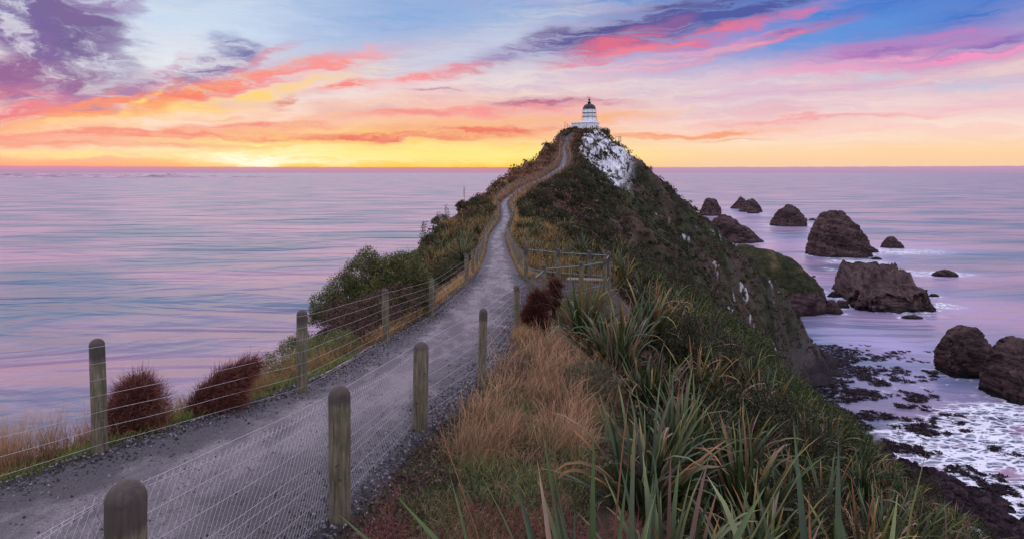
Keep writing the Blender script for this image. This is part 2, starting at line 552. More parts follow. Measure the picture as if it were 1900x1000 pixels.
M_RAILP = mat_plain('green_pipe', (0.10, 0.16, 0.15), 0.45, 0.3, 8, 0.3)
M_WIRE = mat_plain('galvanised_wire', (0.52, 0.50, 0.53), 0.40, 0.7, 30, 0.2)
M_TIMB = mat_plain('old_timber', (0.20, 0.16, 0.13), 0.85, 0, 9, 0.35, 0.004, (1, 1, 0.15))


def mat_post():
    m, T, b = new_mat('weathered_post')
    tc = T.node('ShaderNodeTexCoord').outputs['Object']
    n = T.noise(T.mapping(tc, scale=(1, 1, 0.08)), 45, 8, 0.65)
    g = T.noise(tc, 5, 5, 0.6)
    c = T.ramp(n, [(0.30, (0.025, 0.018, 0.012, 1)), (0.48, (0.13, 0.105, 0.07, 1)), (0.72, (0.27, 0.225, 0.165, 1))])
    c = T.mix(T.mapr(g, 0.42, 0.65, 0, 0.7), c, (0.075, 0.085, 0.035, 1))
    k = T.noise(T.mapping(tc, scale=(1, 1, 1.6)), 9, 2, 0.4)
    c = T.mix(T.mapr(k, 0.66, 0.70, 0, 0.8), c, (0.07, 0.025, 0.02, 1))
    sep = T.node('ShaderNodeSeparateXYZ'); T.put(sep.inputs[0], tc)
    top = T.mapr(T.math('ADD', sep.outputs[2], T.math('MULTIPLY', g, 0.1)), 1.05, 1.13)
    c = T.mix(T.math('MULTIPLY', top, 0.8), c, (0.05, 0.035, 0.035, 1))
    T.put(b.inputs['Base Color'], c)
    b.inputs['Roughness'].default_value = 0.8
    bn = T.node('ShaderNodeBump'); bn.inputs['Distance'].default_value = 0.006
    T.put(bn.inputs['Height'], n); T.put(b.inputs['Normal'], bn.outputs[0])
    return m


M_POST = mat_post()

# ------------------------------------------------------------------ terrain
#  station Y : ten (x,z) columns after the left sea floor
#  c1 left mid slope, c2 left shoulder, c3 path left, c4 path right, c5 right shoulder, c6..c8 right slope, c9 waterline
ST = [
    (-12, [(-45, -40), (-12, -3.6), (-10, -2.3), (-5.0, -2.3), (1, -2.4), (5, -5), (20, -18), (45, -40), (78, -67)]),
    (0,   [(-40, -40), (-8.6, -3.0), (-7.4, -2.65), (-2.6, -2.65), (1.0, -2.75), (5, -5), (20, -18), (45, -40), (78, -67)]),
    (3.2, [(-38, -40), (-7.6, -3.1), (-6.5, -2.85), (-1.95, -2.8), (0.9, -2.95), (4.5, -5), (20, -18), (45, -40), (78, -67)]),
    (5.6, [(-36, -40), (-6.6, -3.35), (-5.3, -3.0), (-1.5, -3.03), (1.0, -3.2), (5, -6), (20, -18), (45, -40), (78, -67)]),
    (8.1, [(-34, -40), (-5.8, -3.5), (-4.05, -3.15), (-1.1, -3.25), (1.6, -3.4), (5.5, -6.3), (20, -18), (45, -40), (78, -67)]),
    (10.2, [(-33, -40), (-5.2, -3.7), (-3.1, -3.3), (-0.55, -3.35), (2.1, -3.6), (6, -6.7), (20, -18.2), (45, -40), (78, -67)]),
    (13.7, [(-33, -40), (-5.0, -4.0), (-2.75, -3.62), (-0.05, -3.68), (2.9, -3.8), (7, -7.2), (21, -18.8), (46, -40), (78, -67)]),
    (18, [(-32, -40), (-5.6, -4.5), (-2.35, -3.98), (0.25, -3.98), (3.9, -4.1), (8, -7.5), (22, -19.2), (46, -40.5), (78, -67)]),
    (24, [(-32, -40), (-5.9, -4.9), (-1.8, -4.22), (0.6, -4.2), (4.7, -4.3), (9, -8.0), (24, -20.6), (47, -40.5), (78, -67)]),
    (30, [(-32, -40), (-6.0, -5.0), (-1.55, -4.6), (0.25, -4.6), (5.3, -4.9), (10, -8.6), (26, -22), (48, -41), (78, -67)]),
    (42, [(-32, -40), (-6.6, -5.5), (-1.8, -5.3), (-0.1, -5.3), (5.2, -5.9), (12, -10), (28, -23), (48, -41), (78, -67)]),
    (55, [(-34, -42), (-6.9, -5.4), (-2.1, -5.4), (-0.6, -5.4), (5.0, -6.1), (14, -11.5), (29, -23.6), (48, -41), (77, -67)]),
    (68, [(-34, -42), (-6.3, -4.7), (-1.25, -4.85), (0.15, -4.85), (5.0, -5.6), (15, -11.8), (29.5, -23.8), (47, -40), (74, -66)]),
    (80, [(-32, -42), (-5.0, -3.6), (-1.9, -3.6), (-0.3, -3.6), (5.0, -4.9), (15, -10.5), (30, -23), (48, -41), (72, -66)]),
    (93, [(-30, -42), (-3.6, -2.2), (0.5, -2.2), (2.3, -2.2), (6.0, -3.6), (14.5, -9.3), (27, -19), (44, -39), (78, -66)]),
    (108, [(-28, -42), (-1.0, -0.7), (4.5, -0.9), (6.7, -0.9), (10.0, -1.0), (18, -8), (31, -19), (44, -40), (76, -66)]),
    (125, [(-26, -42), (1.9, 1.3), (8.5, 1.1), (11.0, 1.1), (14.2, 0.6), (24, -8), (40, -25), (51, -45), (74, -66)]),
    (140, [(-24, -42), (5.8, 3.9), (10.5, 3.6), (12.5, 3.6), (15.0, 3.0), (23, -5.4), (41, -21.5), (55, -43), (72, -66)]),
    (152, [(-20, -42), (8.5, 6.0), (11.2, 5.7), (12.9, 5.7), (16.2, 4.6), (24, -3.8), (42, -19), (59, -42), (71, -66)]),
    (162, [(-18, -42), (11.2, 8.0), (12.8, 7.8), (14.2, 7.8), (17.6, 7.0), (25.5, -1.6), (43, -16), (63, -41), (71, -66)]),
    (168, [(-16, -42), (12.3, 8.6), (13.6, 8.9), (15.6, 9.4), (19.5, 9.4), (27.5, 0.8), (43.5, -13.5), (66, -38), (73, -66)]),
    (174, [(-14, -42), (13.2, 9.2), (14.5, 10.4), (17.2, 11.2), (22.0, 11.4), (29.5, 4.2), (44, -9.8), (69, -36), (75, -66)]),
    (182, [(-12, -42), (14.0, 10.4), (15.2, 11.6), (19, 11.7), (26.4, 11.5), (31.3, 4.8), (46.3, -9.5), (72, -35.5), (78, -66)]),
    (190, [(-12, -42), (14.4, 10.8), (15.6, 11.8), (19, 11.8), (27.0, 11.6), (33, 4.2), (49, -10.6), (76, -36), (83, -66)]),
    (198, [(-12, -44), (14.4, 8.0), (15.6, 10.5), (19, 11.4), (27.0, 10.6), (33.8, 2.5), (50.5, -12.3), (83, -41.5), (91, -66)]),
    (206, [(-12, -50), (14.0, -4.0), (16.0, 1.0), (20, 4.0), (24.5, 4.0), (34, -1.0), (52, -14.2), (90, -46.5), (99, -66)]),
    (220, [(-12, -60), (14.0, -24), (16.0, -20), (20, -16), (24, -14), (34, -14), (56, -24), (96, -55.5), (108, -67)]),
    (245, [(-12, -70), (14.0, -60), (16.0, -58), (20, -56), (24, -55), (36, -55), (60, -58), (96, -68), (108, -70)]),
    (275, [(-12, -71), (14.0, -71), (16.0, -71), (20, -71), (24, -71), (36, -71), (60, -71), (96, -71), (108, -71)]),
]
YF = np.arange(-12, 275.01, 0.25)
sy = np.array([s[0] for s in ST], float)
CX = np.zeros((len(YF), 11)); CZ = np.zeros((len(YF), 11))
for j in range(9):
    CX[:, j + 1] = np.interp(YF, sy, [s[1][j][0] for s in ST])
    CZ[:, j + 1] = np.interp(YF, sy, [s[1][j][1] for s in ST])
CX[:, 0] = CX[:, 1] - 50; CZ[:, 0] = -78
CX[:, 10] = CX[:, 9] + 22; CZ[:, 10] = -76


def gsm(A, sig):
    k = np.exp(-0.5 * (np.arange(-int(3 * sig), int(3 * sig) + 1) / sig) ** 2); k /= k.sum()
    p = len(k) // 2
    return np.stack([np.convolve(np.pad(A[:, i], p, mode='edge'), k, 'valid') for i in range(A.shape[1])], 1)


w_ = sst(YF, 15, 60)[:, None]
CX = gsm(CX, 3) * (1 - w_) + gsm(CX, 9) * w_
CZ = gsm(CZ, 3) * (1 - w_) + gsm(CZ, 9) * w_


def cols_at(y):
    f = np.clip((np.asarray(y, float) + 12) / 0.25, 0, len(YF) - 1.001)
    i = f.astype(int); t = (f - i)[..., None]
    return CX[i] * (1 - t) + CX[i + 1] * t, CZ[i] * (1 - t) + CZ[i + 1] * t


def Hbase(x, y):
    x = np.asarray(x, float)
    cx, cz = cols_at(y)
    k = np.clip((x[..., None] >= cx).sum(-1) - 1, 0, 9)
    x0 = np.take_along_axis(cx, k[..., None], -1)[..., 0]; x1 = np.take_along_axis(cx, k[..., None] + 1, -1)[..., 0]
    z0 = np.take_along_axis(cz, k[..., None], -1)[..., 0]; z1 = np.take_along_axis(cz, k[..., None] + 1, -1)[..., 0]
    t = np.clip((x - x0) / np.maximum(x1 - x0, 1e-3), 0, 1)
    return z0 + (z1 - z0) * t, cx, k + t


def H(x, y):
    x = np.asarray(x, float); y = np.asarray(y, float)
    z, cx, kk = Hbase(x, y)
    d = np.maximum(np.maximum(cx[..., 3] - x, x - cx[..., 4]), 0)
    d = np.where(y > 160, 6.0, d)
    flat = sst(y, 176, 182) * (1 - sst(y, 196, 200)) * sst(x, 15.2, 16) * (1 - sst(x, 26, 27.5))
    far = sst(y, 20, 110)
    amp = sst(d, 0.4, 4.0) * (1 - flat)
    plat = (1 - sst(np.abs(y - 22.5), 3.5, 5.5)) * (1 - sst(x, 3.4, 4.3)) * sst(x, 0.3, 0.6)
    amp = amp * (1 - plat)
    n = fbm(x / 9, y / 9, 0, 3) * (0.35 + 1.6 * far) + fbm(x / 2.3, y / 2.3, 5, 3) * (0.18 + 0.45 * far)
    n = n + 0.75 * fbm(x / 4.5, y / 4.5, 12, 3) * sst(x - cx[..., 5], 0.5, 3.0) * (1 - far)
    low = sst(kk, 6.2, 8.2)
    n = n + fbm(x / 5.0, y / 16, 9, 4, ridge=True) * 1.5 * low
    # gullies on the flank below the lighthouse
    g = (fbm(x / 16 + y / 20, y / 10, 2, 4, ridge=True) - 0.4) * 3.2 * sst(y, 70, 120) * sst(kk, 5.3, 6.5)
    z = z + amp * (n + g) - amp * 0.25
    return z + 0.02 * fbm(x * 1.6, y * 1.6, 1, 3)


def H1(x, y):
    return float(H(np.array([x]), np.array([y]))[0])


def slope_n(x, y, e=0.6):
    zx = (H(x + e, y) - H(x - e, y)) / (2 * e)
    zy = (H(x, y + e) - H(x, y - e)) / (2 * e)
    n = np.stack([-zx, -zy, np.ones_like(zx)], -1)
    return n / np.linalg.norm(n, axis=-1)[..., None]


def white_mask(x, y):
    z, cx, kk = Hbase(x, y)
    px = CXP + F_PX * x / np.maximum(y, 1)
    m = sst(kk, 4.6, 4.95) * (1 - sst(kk, 6.0, 6.3)) * sst(y, 138, 148) * (1 - sst(y, 184, 190))
    n = fbm(x * 0.8, y * 0.5, z * 0.2, 4) + 0.55 * fbm(x * 0.25, y * 0.25, 7, 2)
    spk = sst(fbm(x * 1.3, y * 0.9, z * 0.6, 3), 0.12, 0.35)
    a = m * sst(n, -0.5, -0.2) * (1 - 0.8 * spk)
    b = sst(fbm(x * 0.35, y * 0.12, 3, 3), 0.56, 0.72) * sst(kk, 5.6, 6.4) * (1 - sst(kk, 8.6, 9)) * sst(y, 60, 80) * sst(fbm(x * 1.6, y * 1.2, z * .1, 2), -0.1, 0.2)
    return np.clip(np.maximum(a, b * 0.55), 0, 1)


def lerp(a, b, t):
    return a * (1 - t[..., None]) + b * t[..., None]


def terrain_color(x, y, z, nz):
    n1 = fbm(x / 3.2, y / 3.2, 4, 4); n2 = fbm(x / 11, y / 11, 8, 3); n3 = fbm(x * 1.3, y * 1.3, 2, 3)
    hb, cx, kk = Hbase(x, y)
    green = np.array([0.050, 0.055, 0.026]); dkg = np.array([0.026, 0.028, 0.018]); brown = np.array([0.085, 0.058, 0.044])
    red = np.array([0.19, 0.085, 0.05]); tan = np.array([0.30, 0.19, 0.10]); dirt = np.array([0.09, 0.075, 0.078])
    rock = np.array([0.115, 0.095, 0.095]); wet = np.array([0.035, 0.028, 0.032])
    c = lerp(np.broadcast_to(dkg, x.shape + (3,)), green, sst(n1, -0.3, 0.5))
    c = lerp(c, brown, sst(n2 + 0.4 * n3, -0.15, 0.45))
    left = (1 - sst(kk, 2.9, 3.1))
    c = lerp(c, red, left * sst(n1 + n3 * .4, -0.5, 0.3) * (0.35 + 0.65 * sst(y, 20, 90)))
    upper = sst(y, 95, 120) * (1 - sst(y, 175, 182)) * (sst(kk, 1.6, 2.2) * (1 - sst(kk, 4.6, 5.0)))
    c = lerp(c, red * 0.9, 0.6 * upper)
    d = np.maximum(cx[..., 3] - x, x - cx[..., 4])
    c = lerp(c, tan * 0.7, sst(n3, -0.2, 0.3) * (1 - sst(d, 0.4, 1.4)) * (y > 16) * 0.7)
    c = lerp(c, dirt, (1 - sst(d + 0.25 * n3, 0.05, 0.5)) * (y < 172))
    pl = (1 - sst(np.abs(y - 22.5), 2.8, 4.0)) * (1 - sst(x, 3.4, 4.0)) * sst(x, 0.2, 0.4)
    c = lerp(c, dirt, pl)
    steep = sst(1 - nz, 0.42, 0.6) * sst(kk, 5.5, 7.5) * sst(n1 + n2, -0.5, 0.3)
    c = lerp(c, rock * 0.6, 0.5 * steep)
    low = 1 - sst(z + 2.0 * n1, -57, -45)
    c = lerp(c, rock * 0.75, low * 0.85)
    c = lerp(c, wet, 1 - sst(z + 1.5 * n3, -62, -57))
    wm = white_mask(x, y)
    return lerp(c, np.array([0.72, 0.73, 0.78]), wm), wm


def build_terrain():
    cnt = [6, 40, 34, 14, 44, 70, 80, 90, 90, 12]
    ts = np.concatenate([k + np.arange(c) / c for k, c in enumerate(cnt)] + [[10.0]])
    ys = [-10.0]
    while ys[-1] < 262:
        ys.append(ys[-1] + max(0.14, min(0.6, 0.014 * abs(ys[-1]))))
    ys = np.array(ys)
    cx, cz = cols_at(ys)
    k = np.minimum(ts.astype(int), 9); t = ts - k
    X = cx[:, k] * (1 - t) + cx[:, k + 1] * t
    Y = np.repeat(ys[:, None], len(ts), 1)
    Z = H(X, Y)
    N = slope_n(X, Y)
    C, wm = terrain_color(X, Y, Z, N[..., 2])
    V = np.stack([X, Y, Z], -1).reshape(-1, 3)
    o = mesh_obj('headland_terrain', V, grid_faces(len(ys), len(ts)), M_TERRAIN, col=C.reshape(-1, 3))
    tag(o, 'steep scrub covered headland ridge rising to the lighthouse', 'hill', kind='structure')
    print('terrain verts', len(V))


build_terrain()


# ------------------------------------------------------------------ gravel path
def build_path():
    m, T, b = new_mat('gravel_path')
    tc = T.node('ShaderNodeTexCoord').outputs['Object']
    e = T.node('ShaderNodeAttribute', attribute_name='edge').outputs['Fac']
    fine = T.noise(tc, 60, 8, 0.8)
    vor = T.node('ShaderNodeTexVoronoi'); T.put(vor.inputs['Vector'], tc); vor.inputs['Scale'].default_value = 42
    pat = T.noise(tc, 1.1, 6, 0.65)
    m2 = T.math('ADD', e, T.math('MULTIPLY', T.math('SUBTRACT', pat, 0.5), 1.6))
    comp = T.ramp(fine, [(0.30, (0.06, 0.055, 0.065, 1)), (0.5, (0.26, 0.235, 0.245, 1)), (0.70, (0.55, 0.50, 0.50, 1))])
    dark = T.mix(T.mapr(fine, 0.3, 0.7), (0.028, 0.025, 0.03, 1), (0.17, 0.155, 0.17, 1))
    worn = T.noise(T.mapping(tc, rot=(0, 0, R(20)), scale=(1.6, 0.5, 1)), 1.0, 6, 0.7)
    comp = T.mix(T.mapr(worn, 0.40, 0.60, 0.0, 0.72), comp, (0.09, 0.082, 0.10, 1))
    c = T.mix(T.mapr(m2, 0.34, 0.66), comp, dark)
    c = T.mix(T.math('MULTIPLY', T.mapr(T.node('ShaderNodeSeparateColor').outputs[0], 0, 1), 0.0), c, c)
    sp = T.mapr(vor.outputs['Color'], 0.86, 0.9, 0, 0.8)
    c = T.mix(sp, c, (0.05, 0.045, 0.05, 1))
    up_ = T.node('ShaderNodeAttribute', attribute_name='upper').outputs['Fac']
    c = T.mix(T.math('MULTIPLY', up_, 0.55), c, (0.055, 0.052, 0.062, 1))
    T.put(b.inputs['Base Color'], c)
    b.inputs['Roughness'].default_value = 0.8
    bn = T.node('ShaderNodeBump'); bn.inputs['Distance'].default_value = 0.03; bn.inputs['Strength'].default_value = 1.0
    T.put(bn.inputs['Height'], T.math('ADD', fine, T.math('MULTIPLY', vor.outputs['Distance'], 0.6)))
    T.put(b.inputs['Normal'], bn.outputs[0])
    ys = [-8.0]
    while ys[-1] < 166:
        ys.append(ys[-1] + max(0.1, min(0.8, 0.012 * abs(ys[-1]))))
    ys = np.array(ys)
    cx, cz = cols_at(ys)
    u = np.linspace(0, 1, 22)
    wob = 0.08 * fbm(ys / 0.7, ys * 0, 0, 3)
    nar = 0.12 * sst(ys, 32, 45) + 0.48 * sst(ys, 60, 92)
    a = cx[:, 3] - 0.05 + wob + nar; bb = cx[:, 4] - nar + 0.08 + 0.08 * fbm(ys / 0.6, ys * 0, 6, 3)
    X = a[:, None] * (1 - u) + bb[:, None] * u
    Y = np.repeat(ys[:, None], len(u), 1)
    Z = H(X, Y) + 0.012 + 0.03 * np.sin(np.pi * u)[None, :] ** 0.5
    Z[:, 0] -= 0.06; Z[:, -1] -= 0.06
    edge = np.abs(u - 0.5)[None, :] * 2 * np.ones_like(X)
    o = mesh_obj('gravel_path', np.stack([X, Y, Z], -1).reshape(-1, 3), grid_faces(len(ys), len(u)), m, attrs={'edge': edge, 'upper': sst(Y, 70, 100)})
    tag(o, 'pale compacted gravel walking path with dark loose stones along its edges', 'path', kind='structure')
    # loose stones
    n = 21000
    yy = 2.5 + 26 * RS.rand(n) ** 1.7
    cx, _ = cols_at(yy)
    side = RS.rand(n)
    w = cx[:, 4] - cx[:, 3]
    off = np.abs(RS.normal(0, 0.36, n))
    xx = np.where(side < 0.48, cx[:, 3] + off - 0.1, np.where(side < 0.85, cx[:, 4] - off * 0.9 + 0.12, cx[:, 3] + RS.rand(n) * w))
    r = 0.006 + 0.014 * RS.rand(n) ** 2
    O = np.array([[1, 0, 0], [-1, 0, 0], [0, 1, 0], [0, -1, 0], [0, 0, 1], [0, 0, -1]], float)
    OF = np.array([[0, 2, 4], [2, 1, 4], [1, 3, 4], [3, 0, 4], [2, 0, 5], [1, 2, 5], [3, 1, 5], [0, 3, 5]])
    B = np.stack([xx, yy, H(xx, yy) + 0.035 + r * 0.2], -1)
    V = B[:, None, :] + O[None] * (r[:, None, None] * (0.6 + 0.8 * RS.rand(n, 6, 1)))
    F = (OF[None] + (np.arange(n) * 6)[:, None, None]).reshape(-1, 3)
    g = 0.03 + 0.25 * RS.rand(n) ** 2.5
    C = np.repeat((g[:, None] * np.array([1.0, 0.93, 1.02]))[:, None, :], 6, 1).reshape(-1, 3)
    o = mesh_obj('loose_gravel', V.reshape(-1, 3), F, M_STONE, col=C, smooth=False)
    tag(o, 'loose dark gravel stones strewn along the path edges', 'gravel', kind='stuff')


build_path()

# ------------------------------------------------------------------ sea
ROCKS = [  # silhouettes (py, pxL, pxR) from waterline to top; depth ratio; exponent; label
    ('sea_stack', [(401, 1299, 1337), (394, 1301, 1336), (380, 1305, 1332), (371, 1310, 1327), (366, 1315, 1322)], 0.8, 2.3, 'narrow upright rock stack, farthest left in the sea beside the headland'),
    ('sea_stack', [(388, 1357, 1396), (382, 1361, 1392), (373, 1369, 1385), (367, 1373, 1379)], 0.8, 2.2, 'small pointed sea stack touching a taller one on the far left of the bay'),
    ('sea_stack', [(394, 1372, 1412), (388, 1376, 1411), (380, 1384, 1408), (372, 1389, 1404), (369, 1394, 1400)], 0.8, 2.2, 'twin peaked partner stack, right hand one of the distant touching pair'),
    ('sea_rock', [(397, 1386, 1410), (394, 1389, 1407), (392, 1393, 1402)], 0.6, 2.2, 'low rock just in front of the distant touching pair of stacks'),
    ('sea_stack', [(421, 1432, 1495), (414, 1434, 1491), (402, 1439, 1486), (391, 1447, 1480), (384, 1455, 1472), (381, 1460, 1466)], 0.8, 2.3, 'rounded sea stack with a sloping left shoulder, midway out in the bay'),
    ('sea_stack', [(452, 1313, 1410), (444, 1313, 1402), (430, 1315, 1387), (414, 1325, 1367), (403, 1335, 1352), (397, 1341, 1346)], 0.8, 2.0, 'wide triangular sea stack rising beside the headland slope'),
    ('sea_stack', [(478, 1505, 1603), (465, 1505, 1600), (445, 1509, 1596), (425, 1515, 1588), (408, 1522, 1578), (397, 1529, 1570), (389, 1538, 1562)], 0.85, 2.8, 'largest egg shaped sea stack with a dark hollow in its face'),
    ('sea_stack', [(461, 1636, 1675), (456, 1638, 1672), (448, 1642, 1664), (441, 1647, 1658), (437, 1650, 1655)], 0.7, 2.1, 'small pointed rock in white water right of the egg shaped stack'),
    ('sea_rock', [(469, 1597, 1629), (465, 1599, 1627), (461, 1604, 1621)], 0.6, 2.2, 'flat dark rock at the foot of the egg shaped stack'),
    ('sea_rock', [(482, 1616, 1636), (480, 1618, 1634), (478.5, 1622, 1631)], 0.6, 2.2, 'thin sliver of rock awash in foam before the egg shaped stack'),
    ('sea_rock', [(409, 1500, 1516), (407, 1502, 1513)], 0.6, 2.2, 'tiny rock awash to the right of the rounded mid bay stack'),
    ('sea_rock', [(399, 1288, 1299), (396, 1290, 1297)], 0.6, 2.2, 'tiny rock between the headland and the narrow upright stack'),
    ('sea_rock', [(514, 1731, 1779), (510, 1734, 1776), (506, 1741, 1768), (504, 1748, 1760)], 0.6, 2.2, 'low dark reef rock breaking white water out to the right'),
    ('sea_rock', [(504, 1665, 1676), (502, 1667, 1674)], 0.6, 2.2, 'tiny rock awash between the layered block and the reef rock'),
    ('sea_rock', [(551, 1724, 1742), (547, 1727, 1738)], 0.6, 2.2, 'tiny rock beside the right end of the layered block'),
    ('sea_rock', [(592, 1672, 1712), (589, 1678, 1706)], 0.5, 2.2, 'thin reef awash in front of the layered block'),
    ('sea_rock', [(514, 1506, 1514), (512, 1508, 1513)], 0.6, 2.2, 'tiny rock below the egg shaped stack near the grassy spur'),
    ('sea_rock', [(701, 1752, 1826), (690, 1750, 1830), (670, 1746, 1830), (650, 1750, 1824), (632, 1756, 1816), (616, 1762, 1810), (609, 1772, 1800)], 0.8, 4.5, 'blocky steep sided rock standing above the kelp on the right'),
    ('sea_rock', [(684, 1828, 1852), (668, 1830, 1850), (654, 1834, 1846)], 0.8, 2.5, 'small knob of rock squeezed between two blocky rocks'),
    ('sea_rock', [(672, 1846, 1925), (655, 1852, 1920), (642, 1862, 1905), (635, 1875, 1892)], 0.8, 2.3, 'jagged ridge of rock behind the nearest blocky rock'),
    ('sea_rock', [(752, 1848, 1990), (735, 1846, 1988), (700, 1848, 1975), (670, 1850, 1960), (657, 1853, 1955), (655, 1858, 1945)], 0.7, 5.0, 'flat topped blocky rock cut by the right edge, nearest of the bay rocks'),
    ('boulder', [(583, 1527, 1562), (575, 1528, 1558), (566, 1531, 1553), (559, 1536, 1547)], 0.8, 2.4, 'dark boulder between the grassy spur and the layered block'),
    ('boulder', [(572, 1548, 1576), (566, 1551, 1574), (560, 1556, 1569)], 0.7, 2.4, 'boulder touching the left foot of the layered block'),
    ('boulder', [(552, 1536, 1560), (547, 1538, 1557), (543, 1543, 1552)], 0.7, 2.4, 'small boulder behind the dark one left of the layered block'),
]


def yw(py):
    return -SEA * F_PX / (py - HOR)


def loft_rock(name, sil, dr, ex, label, seed, seg=110, lev=64, col=None, top=None, kind=None, rough=1.0, cat='rock', group=None):
    py0 = sil[0][0]
    rad0 = (sil[0][2] - sil[0][1]) / 2 / F_PX * yw(py0)
    Y = yw(py0) + rad0 * dr
    Yf = yw(py0)
    hs = np.array([(py0 - s[0]) / F_PX * Yf for s in sil])
    Ls = np.array([(s[1] - CXP) / F_PX * Y for s in sil]); Rs = np.array([(s[2] - CXP) / F_PX * Y for s in sil])
    top_h = hs[-1] * 1.03 * Y / Yf
    hs = hs * Y / Yf
    t = np.linspace(0, 1, lev) ** 0.8 * hs[-1]
    L = np.interp(t, hs, Ls); Rr = np.interp(t, hs, Rs)
    hw = (Rr - L) / 2; cxx = (Rr + L) / 2
    c0 = cxx[0]
    # close the top
    extra = np.array([0.75, 0.45, 0.15])
    t = np.concatenate([[-3.0], t, hs[-1] + hw[-1] * 0.28 * np.array([0.35, 0.7, 0.85])])
    hw = np.concatenate([[hw[0] * 1.03], hw, hw[-1] * extra]); cxx = np.concatenate([[cxx[0]], cxx, [cxx[-1]] * 3])
    ang = np.linspace(0, 2 * np.pi, seg, endpoint=False)
    ca, sa = np.cos(ang), np.sin(ang)
    e = 2 / ex
    ux = np.sign(ca) * np.abs(ca) ** e; uy = np.sign(sa) * np.abs(sa) ** e
    X = (cxx - c0)[:, None] + hw[:, None] * ux; Yv = hw[:, None] * uy * dr * np.ones_like(ux)
    Z = np.repeat(t[:, None], seg, 1)
    size = max(hw[0], 1.0)
    s = 1.0 / (size * 0.55)
    gx, gy, gz = X * s + seed * 7.1, Yv * s + seed * 3.3, Z * s
    n = fbm(gx, gy, gz, 6, 0.64) * 0.12 + (fbm(gx * 1.6, gy * 1.6, gz * 0.5, 5, 0.62, ridge=True) - 0.6) * 0.10
    n2 = 0.05 * np.round(3.0 * fbm(gx * 2.2, gy * 2.2, gz * 5, 4, 0.6)) / 3.0
    d = 1 + (n + n2) * rough
    X = (cxx - c0)[:, None] + (X - (cxx - c0)[:, None]) * d
    Yv = Yv * d
    frs = np.random.RandomState(seed * 13 + 1)
    Pn = np.stack([X, Yv, np.maximum(Z, 0)], -1)
    for q in range(int(26 * min(rough, 1.0))):      # broken, flat fracture faces
        nn = frs.normal(size=3) * np.array([1, 1, 0.75]); nn[2] = abs(nn[2]) * 0.8; nn /= np.linalg.norm(nn)
        dt = Pn @ nn
        lim_ = dt.max() * frs.uniform(0.87, 0.97)
        Pn = Pn - np.maximum(dt - lim_, 0)[..., None] * nn * 0.85
    X = Pn[..., 0]; Yv = Pn[..., 1]; Z = np.where(Z > 0, Pn[..., 2], Z)
    e2 = 0.040 * size * rough
    fine = fbm(X * 3.2 / size * 2 + 9, Yv * 3.2 / size * 2, Z * 3.2 / size * 3, 5, 0.65)
    rad_ = np.hypot(X - (cxx - c0)[:, None], Yv) + 1e-3
    X = X + (X - (cxx - c0)[:, None]) / rad_ * fine * e2; Yv = Yv + Yv / rad_ * fine * e2
    Z = Z + size * 0.08 * rough * fbm(gx * 1.7 + 5, gy * 1.7, gz * 1.2, 4) * sst(Z, 0.0, size * 0.4)
    if name == 'sea_stack' and 'egg' in label:      # the hollow
        hx, hz = (1530 - CXP) / F_PX * Y - c0, (478 - 445) / F_PX * Y
        q = np.exp(-(((X - hx) / 2.6) ** 2 + ((Z - hz) / 2.3) ** 2)) * (Yv < 0)
        Yv = Yv + q * 5.0
        X = X + q * 0.8
    V = np.stack([X, Yv, Z], -1)
    capc = V[-1].mean(0)
    V = np.concatenate([V.reshape(-1, 3), [capc]])
    nl = len(t)
    F4 = grid_faces(nl, seg, True)
    k = (nl - 1) * seg
    F3 = np.stack([k + np.arange(seg), k + (np.arange(seg) + 1) % seg, np.full(seg, len(V) - 1)], 1)
    cn = fbm(V[:, 0] * s * 1.5, V[:, 1] * s * 1.5, V[:, 2] * s * 2.5 + seed, 4)
    base = np.array([0.088, 0.056, 0.055]) if col is None else np.array(col)
    C = lerp(np.broadcast_to(base, V.shape) * 1.0, base * 0.4, sst(cn, -0.2, 0.6))
    st_ = pnoise(V[:, 0] * 0.02, V[:, 1] * 0.02, (V[:, 2] + 0.18 * V[:, 0] + 0.8 * cn) * 1.1 + seed)
    C = lerp(C, base * 0.25, 0.7 * sst(st_, 0.1, 0.4)); C = lerp(C, base * 1.5, 0.5 * sst(-st_, 0.2, 0.5))
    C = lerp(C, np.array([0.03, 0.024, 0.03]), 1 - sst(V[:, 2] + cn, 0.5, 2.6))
    if top is not None:
        hh = sst(V[:, 2] + 1.5 * cn, top[0], top[1])
        tn = fbm(V[:, 0] / 6, V[:, 1] / 6, 3, 4)
        tc = lerp(np.broadcast_to(np.array([0.036, 0.040, 0.020]), V.shape), np.array([0.13, 0.09, 0.045]), 0.7 * sst(tn, 0.0, 0.7) * sst(V[:, 2], top[1] * 1.2, top[1] * 1.9))
        C = lerp(C, tc, hh)
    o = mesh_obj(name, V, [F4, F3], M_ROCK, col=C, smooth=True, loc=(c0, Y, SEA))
    tag(o, label, cat, kind=kind, group=group) if kind is None else tag(o, label, cat, kind=kind)
    return (c0, Y, (sil[0][2] - sil[0][1]) / 2 / F_PX * Y, dr)


RPOS = []
for i, (nm, sil, dr, ex, lb) in enumerate(ROCKS):
    RPOS.append(loft_rock(nm, sil, dr, ex, lb, i + 1, cat='sea stack' if nm == 'sea_stack' else 'rock'))
